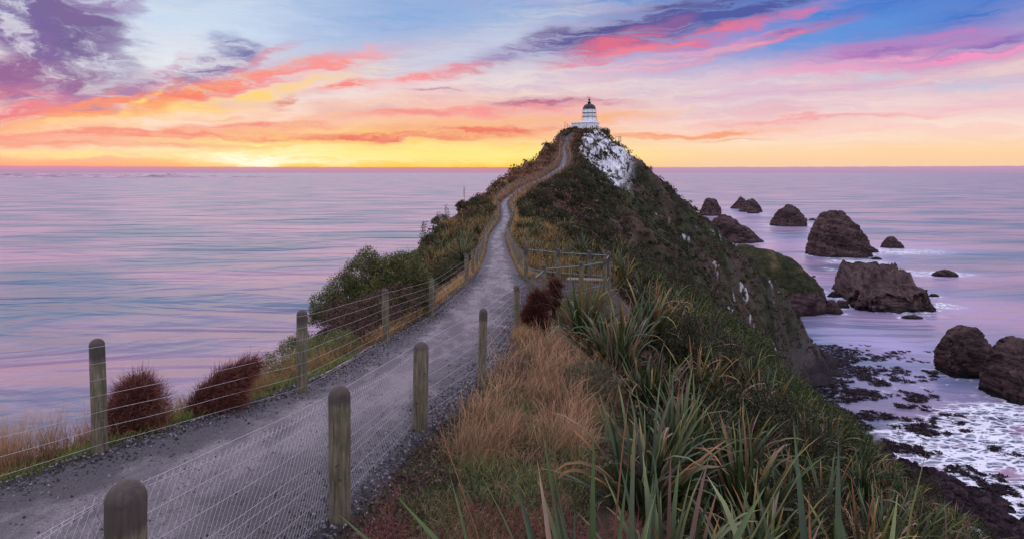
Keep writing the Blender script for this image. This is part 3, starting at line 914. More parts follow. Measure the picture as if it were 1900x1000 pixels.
# grassy spurs of the headland, part of the land
loft_rock('headland_spur', [(586, 1345, 1528), (575, 1340, 1527), (560, 1330, 1523), (545, 1325, 1517), (530, 1325, 1508), (515, 1330, 1496), (502, 1340, 1482), (491, 1350, 1465), (484, 1365, 1450), (480, 1385, 1440)],
          0.62, 2.4, 'grassy rounded spur with a dark cliff foot', 41, 110, 60, top=(9, 12), kind='structure', rough=0.55, cat='headland')
loft_rock('headland_spur', [(530, 1270, 1450), (510, 1280, 1440), (490, 1295, 1428), (475, 1310, 1412), (464, 1330, 1395), (459, 1345, 1380)],
          0.5, 2.2, 'low scrubby spur behind the grassy one', 43, 90, 40, top=(4, 7), kind='structure', rough=0.6, cat='headland')


def build_layered_block():
    """two tier flat topped block, corner towards the camera"""
    cx, cy = 190.0, 334.0
    seg, lev = 260, 40
    ang = np.linspace(0, 2 * np.pi, seg, endpoint=False)
    ca, sa = np.cos(ang), np.sin(ang)
    ux = np.sign(ca) * np.abs(ca) ** 0.38 * 19.5; uy = np.sign(sa) * np.abs(sa) ** 0.38 * 33
    rot = R(-17)
    ox = ux * math.cos(rot) - uy * math.sin(rot); oy = ux * math.sin(rot) + uy * math.cos(rot) + ux * 0.25
    t = np.concatenate([np.linspace(-0.2, 1, lev), [1.0] * 34])
    sh = np.concatenate([1 - 0.08 * np.clip(np.linspace(-0.2, 1, lev), 0, 1), np.linspace(0.9, 0.03, 34)])
    X = sh[:, None] * ox; Y = sh[:, None] * oy
    n = fbm(X / 6 + 3, Y / 6, t[:, None] * 2, 6, 0.62) * 0.10
    col_ = fbm(ang[None, :] * 16, t[:, None] * 0.8, 2, 3) * 0.05
    X = X * (1 + n + col_); Y = Y * (1 + n + col_)
    # height of the top: back tier higher
    back = sst(Y - 0.2 * X + 5 * fbm(X / 7, Y / 7, 1, 3), -2, 1.5)
    Ht = 8.6 + 4.6 * back + 0.05 * Y + 2.2 * fbm(X / 5, Y / 5, 8, 6, 0.62) - 1.6 * sst(X, 4, 24)
    Z = np.where(t[:, None] < 1, t[:, None] * Ht, Ht)
    Z = Z + 0.35 * np.round(3 * fbm(X / 4, Y / 4, Z / 1.2, 3)) / 3 * (t[:, None] > 0)
    V = np.stack([X, Y, Z], -1)
    V = np.concatenate([V.reshape(-1, 3), [V[-1].mean(0)]])
    nl = len(t); k = (nl - 1) * seg
    F3 = np.stack([k + np.arange(seg), k + (np.arange(seg) + 1) % seg, np.full(seg, len(V) - 1)], 1)
    cn = fbm(V[:, 0] / 5, V[:, 1] / 5, V[:, 2] / 2, 4)
    C = lerp(np.broadcast_to(np.array([0.105, 0.068, 0.066]), V.shape), np.array([0.04, 0.028, 0.03]), sst(cn, -0.1, 0.6))
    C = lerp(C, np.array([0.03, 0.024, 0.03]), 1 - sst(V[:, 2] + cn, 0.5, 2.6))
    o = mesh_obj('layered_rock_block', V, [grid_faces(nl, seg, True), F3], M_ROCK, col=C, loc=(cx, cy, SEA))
    tag(o, 'broad flat topped block of layered rock in two tiers, widest rock in the bay', 'rock')
    RPOS.append((cx, cy - 3, 24, 1.2))


build_layered_block()


def build_sea():
    m, T, b = new_mat('sea_water')
    geo = T.node('ShaderNodeNewGeometry').outputs['Position']
    foam = T.node('ShaderNodeAttribute', attribute_name='foam').outputs['Fac']
    milk = T.node('ShaderNodeAttribute', attribute_name='milk').outputs['Fac']
    big = T.noise(T.mapping(geo, scale=(0.006, 0.011, 1)), 1.0, 4, 0.5)
    # water body colour, with the pink of the reflected sky painted in
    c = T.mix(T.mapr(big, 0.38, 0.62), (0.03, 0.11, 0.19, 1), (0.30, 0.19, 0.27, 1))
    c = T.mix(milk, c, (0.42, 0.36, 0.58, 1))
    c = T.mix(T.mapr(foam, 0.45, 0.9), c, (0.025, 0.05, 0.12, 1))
    # lace foam
    wv = T.noise(T.mapping(geo, scale=(0.25, 0.25, 1)), 1.0, 4, 0.6, out='Color')
    q = T.vmath('ADD', T.mapping(geo, rot=(0, 0, R(35)), scale=(0.30, 0.62, 0.0)), wv)
    lace = None
    for vs, w1_, amp in ((0.8, 0.20, 1.0), (1.9, 0.24, 0.5)):
        vo = T.node('ShaderNodeTexVoronoi', feature='DISTANCE_TO_EDGE'); T.put(vo.inputs['Vector'], q); vo.inputs['Scale'].default_value = vs
        l_ = T.math('MULTIPLY', T.mapr(vo.outputs['Distance'], w1_, 0.0), amp)
        lace = l_ if lace is None else T.math('MAXIMUM', lace, l_)
    fn = T.noise(T.mapping(geo, rot=(0, 0, R(35)), scale=(0.10, 0.28, 1)), 1.0, 8, 0.72)
    lace = T.math('ADD', T.math('MULTIPLY', lace, T.mapr(fn, 0.30, 0.60, 0.25, 1.0)), T.math('MULTIPLY', T.mapr(fn, 0.50, 0.68), 0.55))
    f = T.math('MULTIPLY', T.math('MULTIPLY', foam, lace), 1.5, clamp=True)
    f = T.mapr(f, 0.12, 0.85)
    c = T.mix(f, c, (0.80, 0.82, 0.88, 1))
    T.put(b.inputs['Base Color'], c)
    T.put(b.inputs['Roughness'], T.math('ADD', T.math('MULTIPLY', f, 0.4), 0.30))
    b.inputs['IOR'].default_value = 1.33
    b.inputs['Specular IOR Level'].default_value = 0.5
    # long, smoothed swell
    w1 = T.noise(T.mapping(geo, rot=(0, 0, R(4)), scale=(0.009, 0.024, 1)), 1.0, 3, 0.45, 0.8)
    w2 = T.noise(T.mapping(geo, rot=(0, 0, R(-6)), scale=(0.05, 0.11, 1)), 1.0, 3, 0.5, 0.4)
    h = T.math('ADD', T.math('MULTIPLY', w1, 15.0), T.math('MULTIPLY', w2, 1.5))
    bn = T.node('ShaderNodeBump'); bn.inputs['Strength'].default_value = 1.0; bn.inputs['Distance'].default_value = 1.0
    T.put(bn.inputs['Height'], h); T.put(b.inputs['Normal'], bn.outputs[0])

    def axis(dense, far):
        a = list(dense)
        s = a[1] - a[0]; p = a[-1]
        s = a[-1] - a[-2]
        while p < far:
            s *= 1.25; p += s; a.append(p)
        s = a[1] - a[0]; p = a[0]
        while p > -far:
            s *= 1.25; p -= s; a.insert(0, p)
        return np.array(a)
    xs = axis(np.arange(50, 215, 1.0), 180000); ys = axis(np.concatenate([np.arange(88, 330, 1.1), np.arange(330, 700, 3.0)]), 180000)
    X, Y = np.meshgrid(xs, ys)
    foam = np.zeros_like(X); milk = np.zeros_like(X)
    for (cx, cy, r, dr) in RPOS:
        d = np.sqrt(((X - cx) / r) ** 2 + ((Y - cy) / (r * dr)) ** 2) * r - r
        wd = 4.0 + 0.36 * r
        foam = np.maximum(foam, 1.0 * np.exp(-np.maximum(d, 0) / wd * 1.7) * sst(fbm(X / 9, Y / 14, cx, 3), -0.5, 0.3))
        milk = np.maximum(milk, 0.55 * np.exp(-np.maximum(d, 0) / (wd * 3)))

    def blob(px, py, wx, wy, s, arr):
        cy = yw(py); cx = (px - CXP) / F_PX * cy
        rx = wx / F_PX * cy; ry = yw(py - wy) - cy if wy > 0 else 1
        g = s * np.exp(-((X - cx) / rx) ** 2 - ((Y - cy) / ry) ** 2)
        return np.maximum(arr, g)
    for bq in [(1665, 467, 85, 6, 1.0), (1590, 486, 60, 5, 1.0), (1735, 508, 70, 6, 0.9), (1700, 470, 60, 4, 0.6), (1545, 500, 30, 6, .4), (1880, 650, 40, 9, .6), (1510, 408, 24, 3, 0.7), (1345, 402, 30, 3, .5)]:
        foam = blob(*bq, foam)
    for bq in [(1640, 640, 130, 40, 0.75), (1560, 610, 80, 25, 0.5), (1680, 700, 120, 30, 0.55), (1480, 450, 120, 20, 0.35), (1700, 460, 120, 12, 0.5)]:
        milk = blob(*bq, milk)
    pxs = CXP + F_PX * X / np.maximum(Y, 1); pys = HOR - F_PX * SEA / np.maximum(Y, 1)
    # surge zone at the foot of the near slope (boundary runs diagonally)
    line = (pys - 755) - (1690 - pxs) * 0.35
    z1 = sst(line, -10, 60) * sst(pxs - 1535 - (pys - 800) * 0.95, -60, 90) * (Y > 60) * (Y < 400)
    foam = np.maximum(foam, 1.0 * z1 * sst(fbm(X / 12, Y / 12, 4, 3), -0.9, 0.1))
    z2 = sst(pys, 640, 700) * (1 - z1) * (pxs < 1760) * (Y > 60) * (Y < 400) * (pxs > 1000)
    foam = np.maximum(foam, 0.33 * z2 * sst(fbm(X / 6, Y / 6, 4, 3), -0.1, 0.5))
    V = np.stack([X, Y, np.full_like(X, SEA)], -1).reshape(-1, 3)
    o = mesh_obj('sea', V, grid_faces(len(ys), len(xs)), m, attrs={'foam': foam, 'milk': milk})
    tag(o, 'calm sea smoothed by a long exposure, reflecting the sunset', 'sea', kind='structure')


build_sea()


# ------------------------------------------------------------------ kelp and shore rubble
def lumps(n, xy, r, flat, cols, zoff=0.0):
    O = []
    rings = [(-0.4, 0.75), (0.15, 1.0), (0.6, 0.72), (0.9, 0.3)]
    sg = 7
    for (zz, rr) in rings:
        for k in range(sg):
            a = 2 * math.pi * k / sg
            O.append((math.cos(a) * rr, math.sin(a) * rr, zz))
    O = np.array(O)
    F0 = grid_faces(4, sg, True)
    capf = np.array([[3 * sg, 3 * sg + 1, 3 * sg + 2, 3 * sg + 3], [3 * sg, 3 * sg + 3, 3 * sg + 4, 3 * sg + 6], [3 * sg + 4, 3 * sg + 5, 3 * sg + 6, 3 * sg + 4]])[:2]
    F0 = np.concatenate([F0, capf])
    m = len(O)
    sc_ = r[:, None, None] * np.stack([0.7 + 0.7 * RS.rand(n), 0.7 + 0.7 * RS.rand(n), flat * (0.6 + 0.8 * RS.rand(n))], -1)[:, None, :]
    ro = RS.rand(n) * 6.28
    V = O[None] * (0.75 + 0.5 * RS.rand(n, m, 1)) * sc_
    V = np.stack([V[..., 0] * np.cos(ro)[:, None] - V[..., 1] * np.sin(ro)[:, None], V[..., 0] * np.sin(ro)[:, None] + V[..., 1] * np.cos(ro)[:, None], V[..., 2]], -1)
    V = V + np.concatenate([xy, np.full((n, 1), SEA + zoff)], 1)[:, None, :]
    F = (F0[None] + (np.arange(n) * m)[:, None, None]).reshape(-1, 4)
    C = np.repeat(cols[:, None, :], m, 1).reshape(-1, 3)
    return V.reshape(-1, 3), F, C


M_KELP = mat_attr('kelp', 0.7, 0.12, 2.0, 0.6, 1.4)


def build_shore():
    # kelp
    n = 22000
    px = 1490 + 420 * RS.rand(n); py = 640 + 300 * RS.rand(n) ** 1.2
    Y = yw(py); X = (px - CXP) / F_PX * Y
    _, cx, kk = Hbase(X, Y)
    shore = X - cx[:, 9]
    den = fbm(X / 11, Y / 8, 3, 3) + 0.5 * fbm(X / 2.5, Y / 2.5, 1, 2)
    w = 1.35 - 0.040 * shore
    w = np.maximum(w, 0.25 * (px < 1740) * (py > 655))
    keep = (den > 0.55 - w) & (shore > -2) & (shore < 48) & (RS.rand(n) < 0.75)
    keep &= ~((px > 1740) & (py < 760))
    X, Y = X[keep], Y[keep]; k = len(X)
    r = 0.20 + 0.75 * RS.rand(k) ** 2.5
    cols = np.array([[0.020, 0.010, 0.014]]) * (0.4 + 1.0 * RS.rand(k, 1))
    nb = 9
    N = k * nb
    bs = np.stack([np.repeat(X, nb) + RS.normal(0, 0.22, N), np.repeat(Y, nb) + RS.normal(0, 0.22, N), np.full(N, SEA + 0.03) + 0.10 * RS.rand(N)], 1)
    V, F, C = blades(bs, RS.rand(N) * 6.28, 1.15 + 0.3 * RS.rand(N), 0.1 + 0.5 * RS.rand(N), 0.4 + 0.9 * RS.rand(N) ** 1.5, 0.16 + 0.24 * RS.rand(N), 3, tw=RS.normal(0, 0.4, N),
                     c0=np.repeat(cols, nb, 0) * (0.5 + RS.rand(N, 1)), c1=np.repeat(cols, nb, 0) * (0.8 + 1.0 * RS.rand(N, 1)), taper=0.8, w0=0.4)
    tag(mesh_obj('kelp', V, F, M_KELP, col=C), 'dark kelp fronds floating in the shallows', 'kelp', kind='stuff')
    # rubble
    n = 9500
    py = 700 + 330 * RS.rand(n); Y = yw(py)
    _, cx, kk = Hbase(np.full(n, 60.0), Y)
    X = cx[:, 9] - 5 + 25 * RS.rand(n) ** 1.3 * np.clip((200 - Y) / 60, 0.2, 1.1)
    den = fbm(X / 8, Y / 8, 5, 3)
    keep = den > -0.25
    X, Y = X[keep], Y[keep]; k = len(X)
    r = 0.3 + 1.1 * RS.rand(k) ** 3
    cols = np.array([[0.034, 0.022, 0.027]]) * (0.5 + 1.3 * RS.rand(k, 1))
    V, F, C = lumps(k, np.stack([X, Y], 1), r, 0.7, cols, 0.0)
    tag(mesh_obj('shore_rubble', V, F, M_ROCK, col=C, smooth=False), 'wet dark boulders and rubble along the foot of the slope', 'rubble', kind='stuff')


build_shore()


# ------------------------------------------------------------------ lighthouse
def build_lighthouse():
    gz = 11.72
    Yc, Xc = 190.0, 22.7
    t = empty('lighthouse', (Xc, Yc, gz), 'white lighthouse with a black dome on the hilltop', 'lighthouse')
    a = R(-30)
    bw, bd, bh = 6.9, 4.4, 2.75

    def loc(x, y, z=0):   # local building frame -> lighthouse frame, building sits a little left of the tower
        return (x * math.cos(a) - y * math.sin(a) - 1.2, x * math.sin(a) + y * math.cos(a), z)
    m = MB(); m.box(loc(0, 0, bh / 2 - 0.4), (bw, bd, bh + 0.8), a); m.build('wall', M_WHITE, t, smooth=False)
    m = MB(); m.box(loc(0, 0, bh + 0.12), (bw + 0.5, bd + 0.5, 0.2), a); rf = m.build('roof', M_WHITE, t, smooth=False)
    m = MB()
    for k in range(9):
        m.box(loc(-bw / 2 + 0.4 + k * (bw - 0.8) / 8, -bd / 2 - 0.02, bh / 2), (0.07, 0.05, bh - 0.1), a)
    m.build('wall_batten', M_WHITE, t, smooth=False)
    m = MB(); m.box(loc(bw / 2 + 0.03, 0.3, 1.05), (0.06, 0.95, 2.1), a); dr = m.build('door', mat_plain('door_paint', (0.35, 0.2, 0.18), 0.6), t, smooth=False)
    m = MB(); m.box(loc(bw / 2 + 0.10, 0.62, 1.0), (0.08, 0.05, 0.18), a); m.build('handle', M_DARKM, dr, smooth=False)
    tx = 0.0
    m = MB(); m.lathe([(2.45, bh + 0.22), (2.45, bh + 0.7), (2.5, bh + 0.72), (2.5, bh + 0.85), (1.95, bh + 0.86)], (tx, 0, 0), 8)
    m.build('tower_plinth', M_WHITE, t, smooth=False)
    z0 = bh + 0.86
    m = MB(); m.lathe([(2.05, z0), (1.95, z0 + 0.25), (1.78, z0 + 0.8), (1.70, z0 + 1.6), (1.66, z0 + 3.5), (1.3, z0 + 3.5)], (tx, 0, 0), 28)
    m.build('tower', M_WHITE, t)
    for zz in (z0 + 1.15, z0 + 2.25):
        m = MB(); m.lathe([(1.68, zz - 0.05), (1.95, zz - 0.04), (1.95, zz + 0.04), (1.68, zz + 0.05)], (tx, 0, 0), 28)
        m.build('gallery_ring', M_DARKM, t)
    m = MB()
    for k in range(10):
        q = 2 * math.pi * k / 10
        c, s = math.cos(q), math.sin(q)
        m.tube([(tx + 2.3 * c, 2.3 * s, z0 - 0.1), (tx + 2.12 * c, 2.12 * s, z0 + 1.4), (tx + 2.0 * c, 2.0 * s, z0 + 3.35)], 0.035, 5)
    for zz, rr in ((z0 + 1.15, 2.16), (z0 + 3.3, 2.0), (z0 + 2.25, 2.08)):
        q = np.linspace(0, 2 * np.pi, 33)
        m.tube(np.stack([tx + rr * np.cos(q), rr * np.sin(q), np.full(33, zz)], 1), 0.035, 5)
    m.build('railing', M_DARKM, t)
    pr = [(1.86, z0 + 3.42), (1.88, z0 + 3.6)] + [(1.84 * math.cos(R(u)), z0 + 3.62 + 1.35 * math.sin(R(u))) for u in range(0, 78, 9)]
    m = MB(); m.lathe([(1.5, z0 + 3.42)] + pr, (tx, 0, 0), 28); dm = m.build('dome', M_DARKM, t)
    zt = z0 + 3.62 + 1.3
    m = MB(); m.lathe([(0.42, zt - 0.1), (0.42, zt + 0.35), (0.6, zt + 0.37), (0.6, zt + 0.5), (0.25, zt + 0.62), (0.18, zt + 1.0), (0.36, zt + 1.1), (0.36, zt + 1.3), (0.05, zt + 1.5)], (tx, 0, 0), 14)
    m.build('ventilator', M_DARKM, dm)
    m = MB(); m.tube([(tx, 0, zt + 1.3), (tx, 0, zt + 2.1)], 0.04, 5); m.tube([(tx - 0.4, 0, zt + 1.75), (tx + 0.45, 0, zt + 1.7)], 0.05, 4); m.tube([(tx - 0.42, 0, zt + 1.4), (tx - 0.42, 0, zt + 2.5)], 0.025, 4)
    m.build('weather_vane', M_DARKM, dm)


build_lighthouse()


def rail_section(name, label, cat, pts, hts, mat, rails=(1.0, 0.5), pr=0.05, rr=0.03, infill=0):
    """posts and rails through points (x,y,z_ground)"""
    t = empty(name, pts[0], label, cat)
    o = np.array(pts[0])
    P = [np.array(p) - o for p in pts]
    for p, h in zip(P, hts):
        m = MB(); m.tube([p - [0, 0, 0.4], p + [0, 0, h]], pr, 7); m.lathe([(pr, p[2] + h), (pr * .7, p[2] + h + pr * .6), (0.002, p[2] + h + pr)], (p[0], p[1], 0), 7)
        m.build('post', mat, t)
    for f in rails:
        m = MB(); m.tube([p + [0, 0, h * f] for p, h in zip(P, hts)], rr, 6); m.build('rail', mat, t)
    return t


rail_section('safety_railing', 'thin metal railing in front of the white lighthouse building', 'railing',
             [(17.6, 186.6, 11.6), (19.3, 186.0, 11.6), (21.4, 185.6, 11.6), (23.6, 185.5, 11.6), (25.4, 185.8, 11.5)], [2.6, 2.6, 2.6, 2.6, 1.6], M_DARKM, rails=(0.45, 0.06), pr=0.035, rr=0.022)
rail_section('lookout_railing', 'small timber railing on the hump left of the lighthouse', 'railing',
             [(15.2, 186, 12.0), (15.9, 186, 12.2), (16.6, 187, 12.0), (17.2, 188, 12.0)], [2.6, 1.9, 1.6, 1.4], M_TIMB, rails=(0.6, 0.95), pr=0.06, rr=0.04)
rail_section('lookout_railing', 'short railing on the rock just right of the lighthouse', 'railing',
             [(26.2, 186, 11.2), (27.0, 186, 10.8), (27.6, 186, 10.4)], [1.4, 1.5, 2.3], M_TIMB, rails=(0.9,), pr=0.06, rr=0.04)
rail_section('lookout_railing', 'low railing where the path tops out on the left ridge', 'railing',
             [(10.9, 160, 7.9), (12.0, 160.5, 7.9), (12.7, 161, 7.8), (13.6, 162, 7.8)], [1.3, 1.2, 1.2, 1.2], M_TIMB, rails=(0.95, 0.5), pr=0.07, rr=0.04)


def viewing_deck():
    t = empty('viewing_deck', (29.6, 184, 8.4), 'tiny cantilevered viewing deck jutting right below the lighthouse', 'deck')
    m = MB(); m.box((0.2, 0, 0.5), (2.2, 1.8, 0.15)); m.build('floor', M_TIMB, t, smooth=False)
    for p in ((-0.2, -0.85), (0.6, -0.85), (1.25, -0.85), (1.25, 0.85)):
        m = MB(); m.box((p[0], p[1], 1.15), (0.12, 0.12, 1.5)); m.build('post', M_TIMB, t, smooth=False)
    m = MB(); m.box((0.5, -0.85, 1.75), (1.6, 0.1, 0.1)); m.box((1.25, 0, 1.75), (0.1, 1.6, 0.1)); m.build('rail', M_TIMB, t, smooth=False)
    m = MB(); m.tube([(-1.0, 0, -0.7), (0.9, 0, 0.45)], 0.08, 6); m.build('brace', M_TIMB, t)


viewing_deck()


def retaining_wall():
    m = MB()
    m.box((0, 0, 0.2), (1.3, 0.5, 2.6), R(-15))
    m.box((0, 0, 1.58), (1.45, 0.6, 0.14), R(-15))
    o = m.build('retaining_wall', M_WHITE, smooth=False, loc=(15.75, 181.0, 10.5))
    tag(o, 'small white painted wall below the lighthouse among dark bushes', 'wall')


retaining_wall()

# ------------------------------------------------------------------ fences
def post_mesh(h, r, seed):
    """rounded-top timber post from z=-0.35 to h, material expects top near 1.2"""
    zs = np.concatenate([np.linspace(-0.35, h - r, 14), h - r + r * np.sin(np.linspace(0.25, 1.45, 6))])
    rr = np.concatenate([np.full(14, r), r * np.cos(np.linspace(0.25, 1.45, 6))])
    sg = 18
    an = np.linspace(0, 2 * np.pi, sg, endpoint=False)
    wob = 1 + 0.035 * fbm(np.cos(an)[None, :] * 1.5 + seed * 3.1, np.sin(an)[None, :] * 1.5, zs[:, None] * 2.0, 3)
    X = rr[:, None] * np.cos(an) * wob; Y = rr[:, None] * np.sin(an) * wob
    Z = np.repeat(zs[:, None], sg, 1)
    V = np.concatenate([np.stack([X, Y, Z], -1).reshape(-1, 3), [[0, 0, h]]])
    k = (len(zs) - 1) * sg
    F3 = np.stack([k + np.arange(sg), k + (np.arange(sg) + 1) % sg, np.full(sg, len(V) - 1)], 1)
    return V, [grid_faces(len(zs), sg, True), F3]


def fence(label, posts, wires=7, wr=0.0022, sag=0.012, extra_far=None):
    """posts: list of (x, y, ztop, radius). ztop None -> ground + 1.15"""
    p0 = posts[0]
    g0 = H1(p0[0], p0[1])
    org = np.array([p0[0], p0[1], g0])
    t = empty('wire_fence', tuple(org), label, 'fence')
    tops = []
    for i, (x, y, zt, r) in enumerate(posts):
        g = H1(x, y)
        zt = g + 1.12 if zt is None else zt
        h = zt - g
        V, F = post_mesh(max(h, 0.7), r, i + x)
        o = mesh_obj('post', V, F, M_POST, t, loc=(x - org[0], y - org[1], g - org[2]))
        o.rotation_euler = (random.uniform(-0.03, 0.03), random.uniform(-0.03, 0.03), random.uniform(0, 6))
        tops.append((x - org[0], y - org[1], g - org[2], max(h, 0.7), r))
    SD = SIDE
    for w in range(wires):
        f = 0.10 + (0.94 - 0.10) * w / (wires - 1)
        m = MB()
        pts = []
        for (x, y, g, h, r), (x2, y2, g2, h2, r2) in zip(tops[:-1], tops[1:]):
            j1, j2 = random.uniform(-0.012, 0.012), random.uniform(-0.012, 0.012)
            for s in np.linspace(0, 1, 9)[:-1]:
                z = (g + h * f) * (1 - s) + (g2 + h2 * f) * s - sag * 4 * s * (1 - s)
                z += 0.004 * math.sin(40 * s + w)
                dx, dy = x2 - x, y2 - y
                L = math.hypot(dx, dy)
                off = r * 0.95
                pts.append((x + dx * s + dy / L * off * SD, y + dy * s - dx / L * off * SD, z))
        x, y, g, h, r = tops[-1]
        pts.append((x, y, g + h * f))
        m.tube(pts, wr, 4)
        m.build('wire', M_WIRE, t)
    return t, org


def along(side, y0, y1, step, off):
    """posts following the path edge: side 3 left, 4 right"""
    out = []
    y = y0
    while y < y1:
        cx, _ = cols_at(np.array([y]))
        x = cx[0, side] + off
        out.append((float(x), float(y)))
        # advance by arc length
        cx2, _ = cols_at(np.array([y + 1.0]))
        sl = math.hypot(1.0, float(cx2[0, side] - cx[0, side]))
        y += step / sl
    return out


SIDE = 1
lp = [(-6.55, 4.4, -1.62, 0.078), (-4.52, 7.1, -1.81, 0.078), (-3.12, 9.6, -2.03, 0.08), (-2.66, 13.7, -2.44, 0.074), (-2.2, 17.6, -2.85, 0.075), (-1.66, 23.5, -3.03, 0.075)]
lp += [(x, y, None, 0.07) for x, y in along(3, 26.0, 78, 2.7, -0.12)]
fence('wire fence with rounded timber posts on the seaward left edge of the path', lp)
fence('distant wire fence along the left edge of the climbing path', [(x, y, None, 0.075) for x, y in along(3, 80.5, 161, 3.3, -0.2)], wires=5, wr=0.006)
SIDE = -1
NR = [(-2.2, 0.9, -1.30, 0.094), (-1.92, 3.2, -1.53, 0.094), (-1.49, 5.6, -1.853, 0.094), (-1.15, 8.1, -2.106, 0.094), (-0.48, 10.2, -2.125, 0.066), (0.1, 15.0, -2.6, 0.07)]
nf, norg = fence('nearest fence of thick round topped posts with chain link netting and wires', NR[:], wires=7, wr=0.0024)
# the chain link panel belongs to the near fence
def chain_link():
    P = np.array([(p[0], p[1], p[2]) for p in NR[:4]])
    seg = np.linalg.norm(np.diff(P[:, :2], axis=0), axis=1)
    cum = np.concatenate([[0], np.cumsum(seg)])
    L = cum[-1]
    drop = np.array([0.10, 0.09, 0.13, 0.18])

    def pt(s, h):
        s = np.clip(s, 0, L)
        x = np.interp(s, cum, P[:, 0]); y = np.interp(s, cum, P[:, 1])
        zt = np.interp(s, cum, P[:, 2] - drop)
        k = np.clip(np.searchsorted(cum, s) - 1, 0, 2)
        f = (s - cum[k]) / seg[k]
        zt = zt - 0.06 * 4 * f * (1 - f)
        g = H(x, y) + 0.02
        bulge = 0.02 * np.sin(s * 5) * np.sin(np.pi * np.clip(h, 0, 1))
        # h is 0..1 up the netting (may run slightly past 1)
        dx = np.gradient(P[:, 0]).mean(); 
        return np.stack([x - 0.10 + bulge, y + 0.02, g + (zt - g) * h], -1) - norg
    m = MB()
    Hm = 1.08; a = 0.062
    n = int((L + Hm * 0.62) / a)
    for k in range(-int(Hm * 0.62 / a), n):
        for sgn in (1, -1):
            hh = np.linspace(0, 1.02 + 0.02 * (k % 2), 13)
            s = k * a + (hh * Hm * 0.62 if sgn > 0 else (1 - hh) * Hm * 0.62)
            ok = (s > 0.0) & (s < L)
            if ok.sum() < 2:
                continue
            m.tube(pt(s[ok], hh[ok]), 0.0012, 3)
    # knuckled twists along the top edge
    for k in range(int(L / a)):
        s = np.array([k * a - 0.01, k * a + 0.012, k * a + 0.02, k * a + 0.005]); hh = np.array([0.985, 1.03, 1.045, 1.015])
        m.tube(pt(s, hh), 0.0017, 3)
    m.build('chain_link_netting', M_WIRE, nf)
    for hz in (1.0, 0.5):
        m = MB(); s = np.linspace(0, L, 50); m.tube(pt(s, np.full(50, hz) + 0.006 * np.sin(s * 7)), 0.0024, 4); m.build('wire', M_WIRE, nf)


chain_link()
SIDE = -1
fence('wire fence on the right edge of the path beyond the lookout', [(x, y, None, 0.075) for x, y in along(4, 27.0, 78, 2.7, 0.15)])
fence('distant wire fence along the right edge of the climbing path', [(x, y, None, 0.075) for x, y in along(4, 80.5, 158, 3.3, 0.25)], wires=5, wr=0.006)


def lookout():
    t = empty('lookout_barrier', (0.56, 26.0, H1(0.56, 26.0)), 'fenced lookout bay with round posts and green pipe rails right of the path', 'barrier')
    o = np.array(t.location)
    pp = {'A': (0.56, 26.0, 455), 'B': (1.80, 25.1, 461), 'C': (2.95, 24.6, 464), 'E': (3.62, 24.2, 466), 'D': (3.22, 22.4, 478),
          'F': (2.30, 21.5, 485), 'G': (1.02, 20.6, 490), 'Hh': (0.62, 19.0, 506)}
    top = {}
    for k, (x, y, py) in pp.items():
        zt = -(py - HOR) / F_PX * y
        g = H1(x, y)
        V, F = post_mesh(max(zt - g, 0.9), 0.078, y)
        mesh_obj('post', V, F, M_POST, t, loc=(x - o[0], y - o[1], g - o[2]))
        top[k] = np.array([x, y, zt]) - o
    def rail(keys, dz, r=0.022):
        m = MB(); m.tube([top[k] + [0, 0, -dz] for k in keys], r, 8); m.build('rail', M_RAILP, t)
    rail(['A', 'B', 'C', 'E'], 0.17); rail(['E', 'D'], 0.16); rail(['D', 'F', 'G'], 0.16); rail(['G', 'Hh'], 0.2)
    rail(['A', 'B', 'C', 'E'], 0.95); rail(['D', 'F', 'G'], 0.95); rail(['E', 'D'], 0.95)
    m = MB()
    for ks in (['A', 'B', 'C', 'E'], ['E', 'D'], ['D', 'F', 'G']):
        for a, b in zip(ks[:-1], ks[1:]):
            n = int(np.linalg.norm(top[b] - top[a]) / 0.115)
            for i in range(1, n):
                q = top[a] + (top[b] - top[a]) * i / n
                m.tube([q + [0, 0, -0.17], q + [0, 0, -0.95]], 0.005, 4)
    m.build('baluster', M_DARKM, t)
    # plank bench inside
    b = empty('bench', (2.6, 22.9, H1(2.6, 22.9)), 'low plank bench inside the fenced lookout bay', 'bench', rz=R(-12))
    m = MB()
    for k in range(3):
        m.box((0, -0.15 + 0.15 * k, 0.45), (1.3, 0.12, 0.045))
    m.build('seat', M_TIMB, b, smooth=False)
    for s in (-0.5, 0.5):
        m = MB(); m.box((s, 0, 0.17), (0.08, 0.34, 0.5)); m.build('leg', M_TIMB, b, smooth=False)


lookout()


def edging():
    m = MB()
    ys = np.linspace(10.2, 13.5, 24)
    xs = np.interp(ys, [10.2, 11.2, 12.6, 13.5], [-3.22, -3.02, -2.94, -2.87])
    zs = np.interp(ys, [10.2, 13.5], [H1(-3.22, 10.2), H1(-2.87, 13.5)]) + 0.035 + 0.008 * np.sin(ys * 4)
    prof = np.array([(-0.022, -0.12), (-0.022, 0.0), (0.022, 0.0), (0.022, -0.12)])
    V = np.stack([xs[:, None] + prof[None, :, 0], np.repeat(ys[:, None], 4, 1), zs[:, None] + prof[None, :, 1]], -1).reshape(-1, 3)
    m.add(V, grid_faces(24, 4, True)); m.add(V[[0, 1, 2, 3]], [[3, 2, 1, 0]]); m.add(V[[-4, -3, -2, -1]], [[0, 1, 2, 3]])
    o = m.build('edging_board', mat_plain('pale_board', (0.24, 0.20, 0.19), 0.85, 0, 9, 0.45), smooth=False)
    tag(o, 'pale timber edging board along the left side of the gravel', 'edging')


edging()

#VEG
# ------------------------------------------------------------------ vegetation
def A3(*c):
    return np.array(c, float)


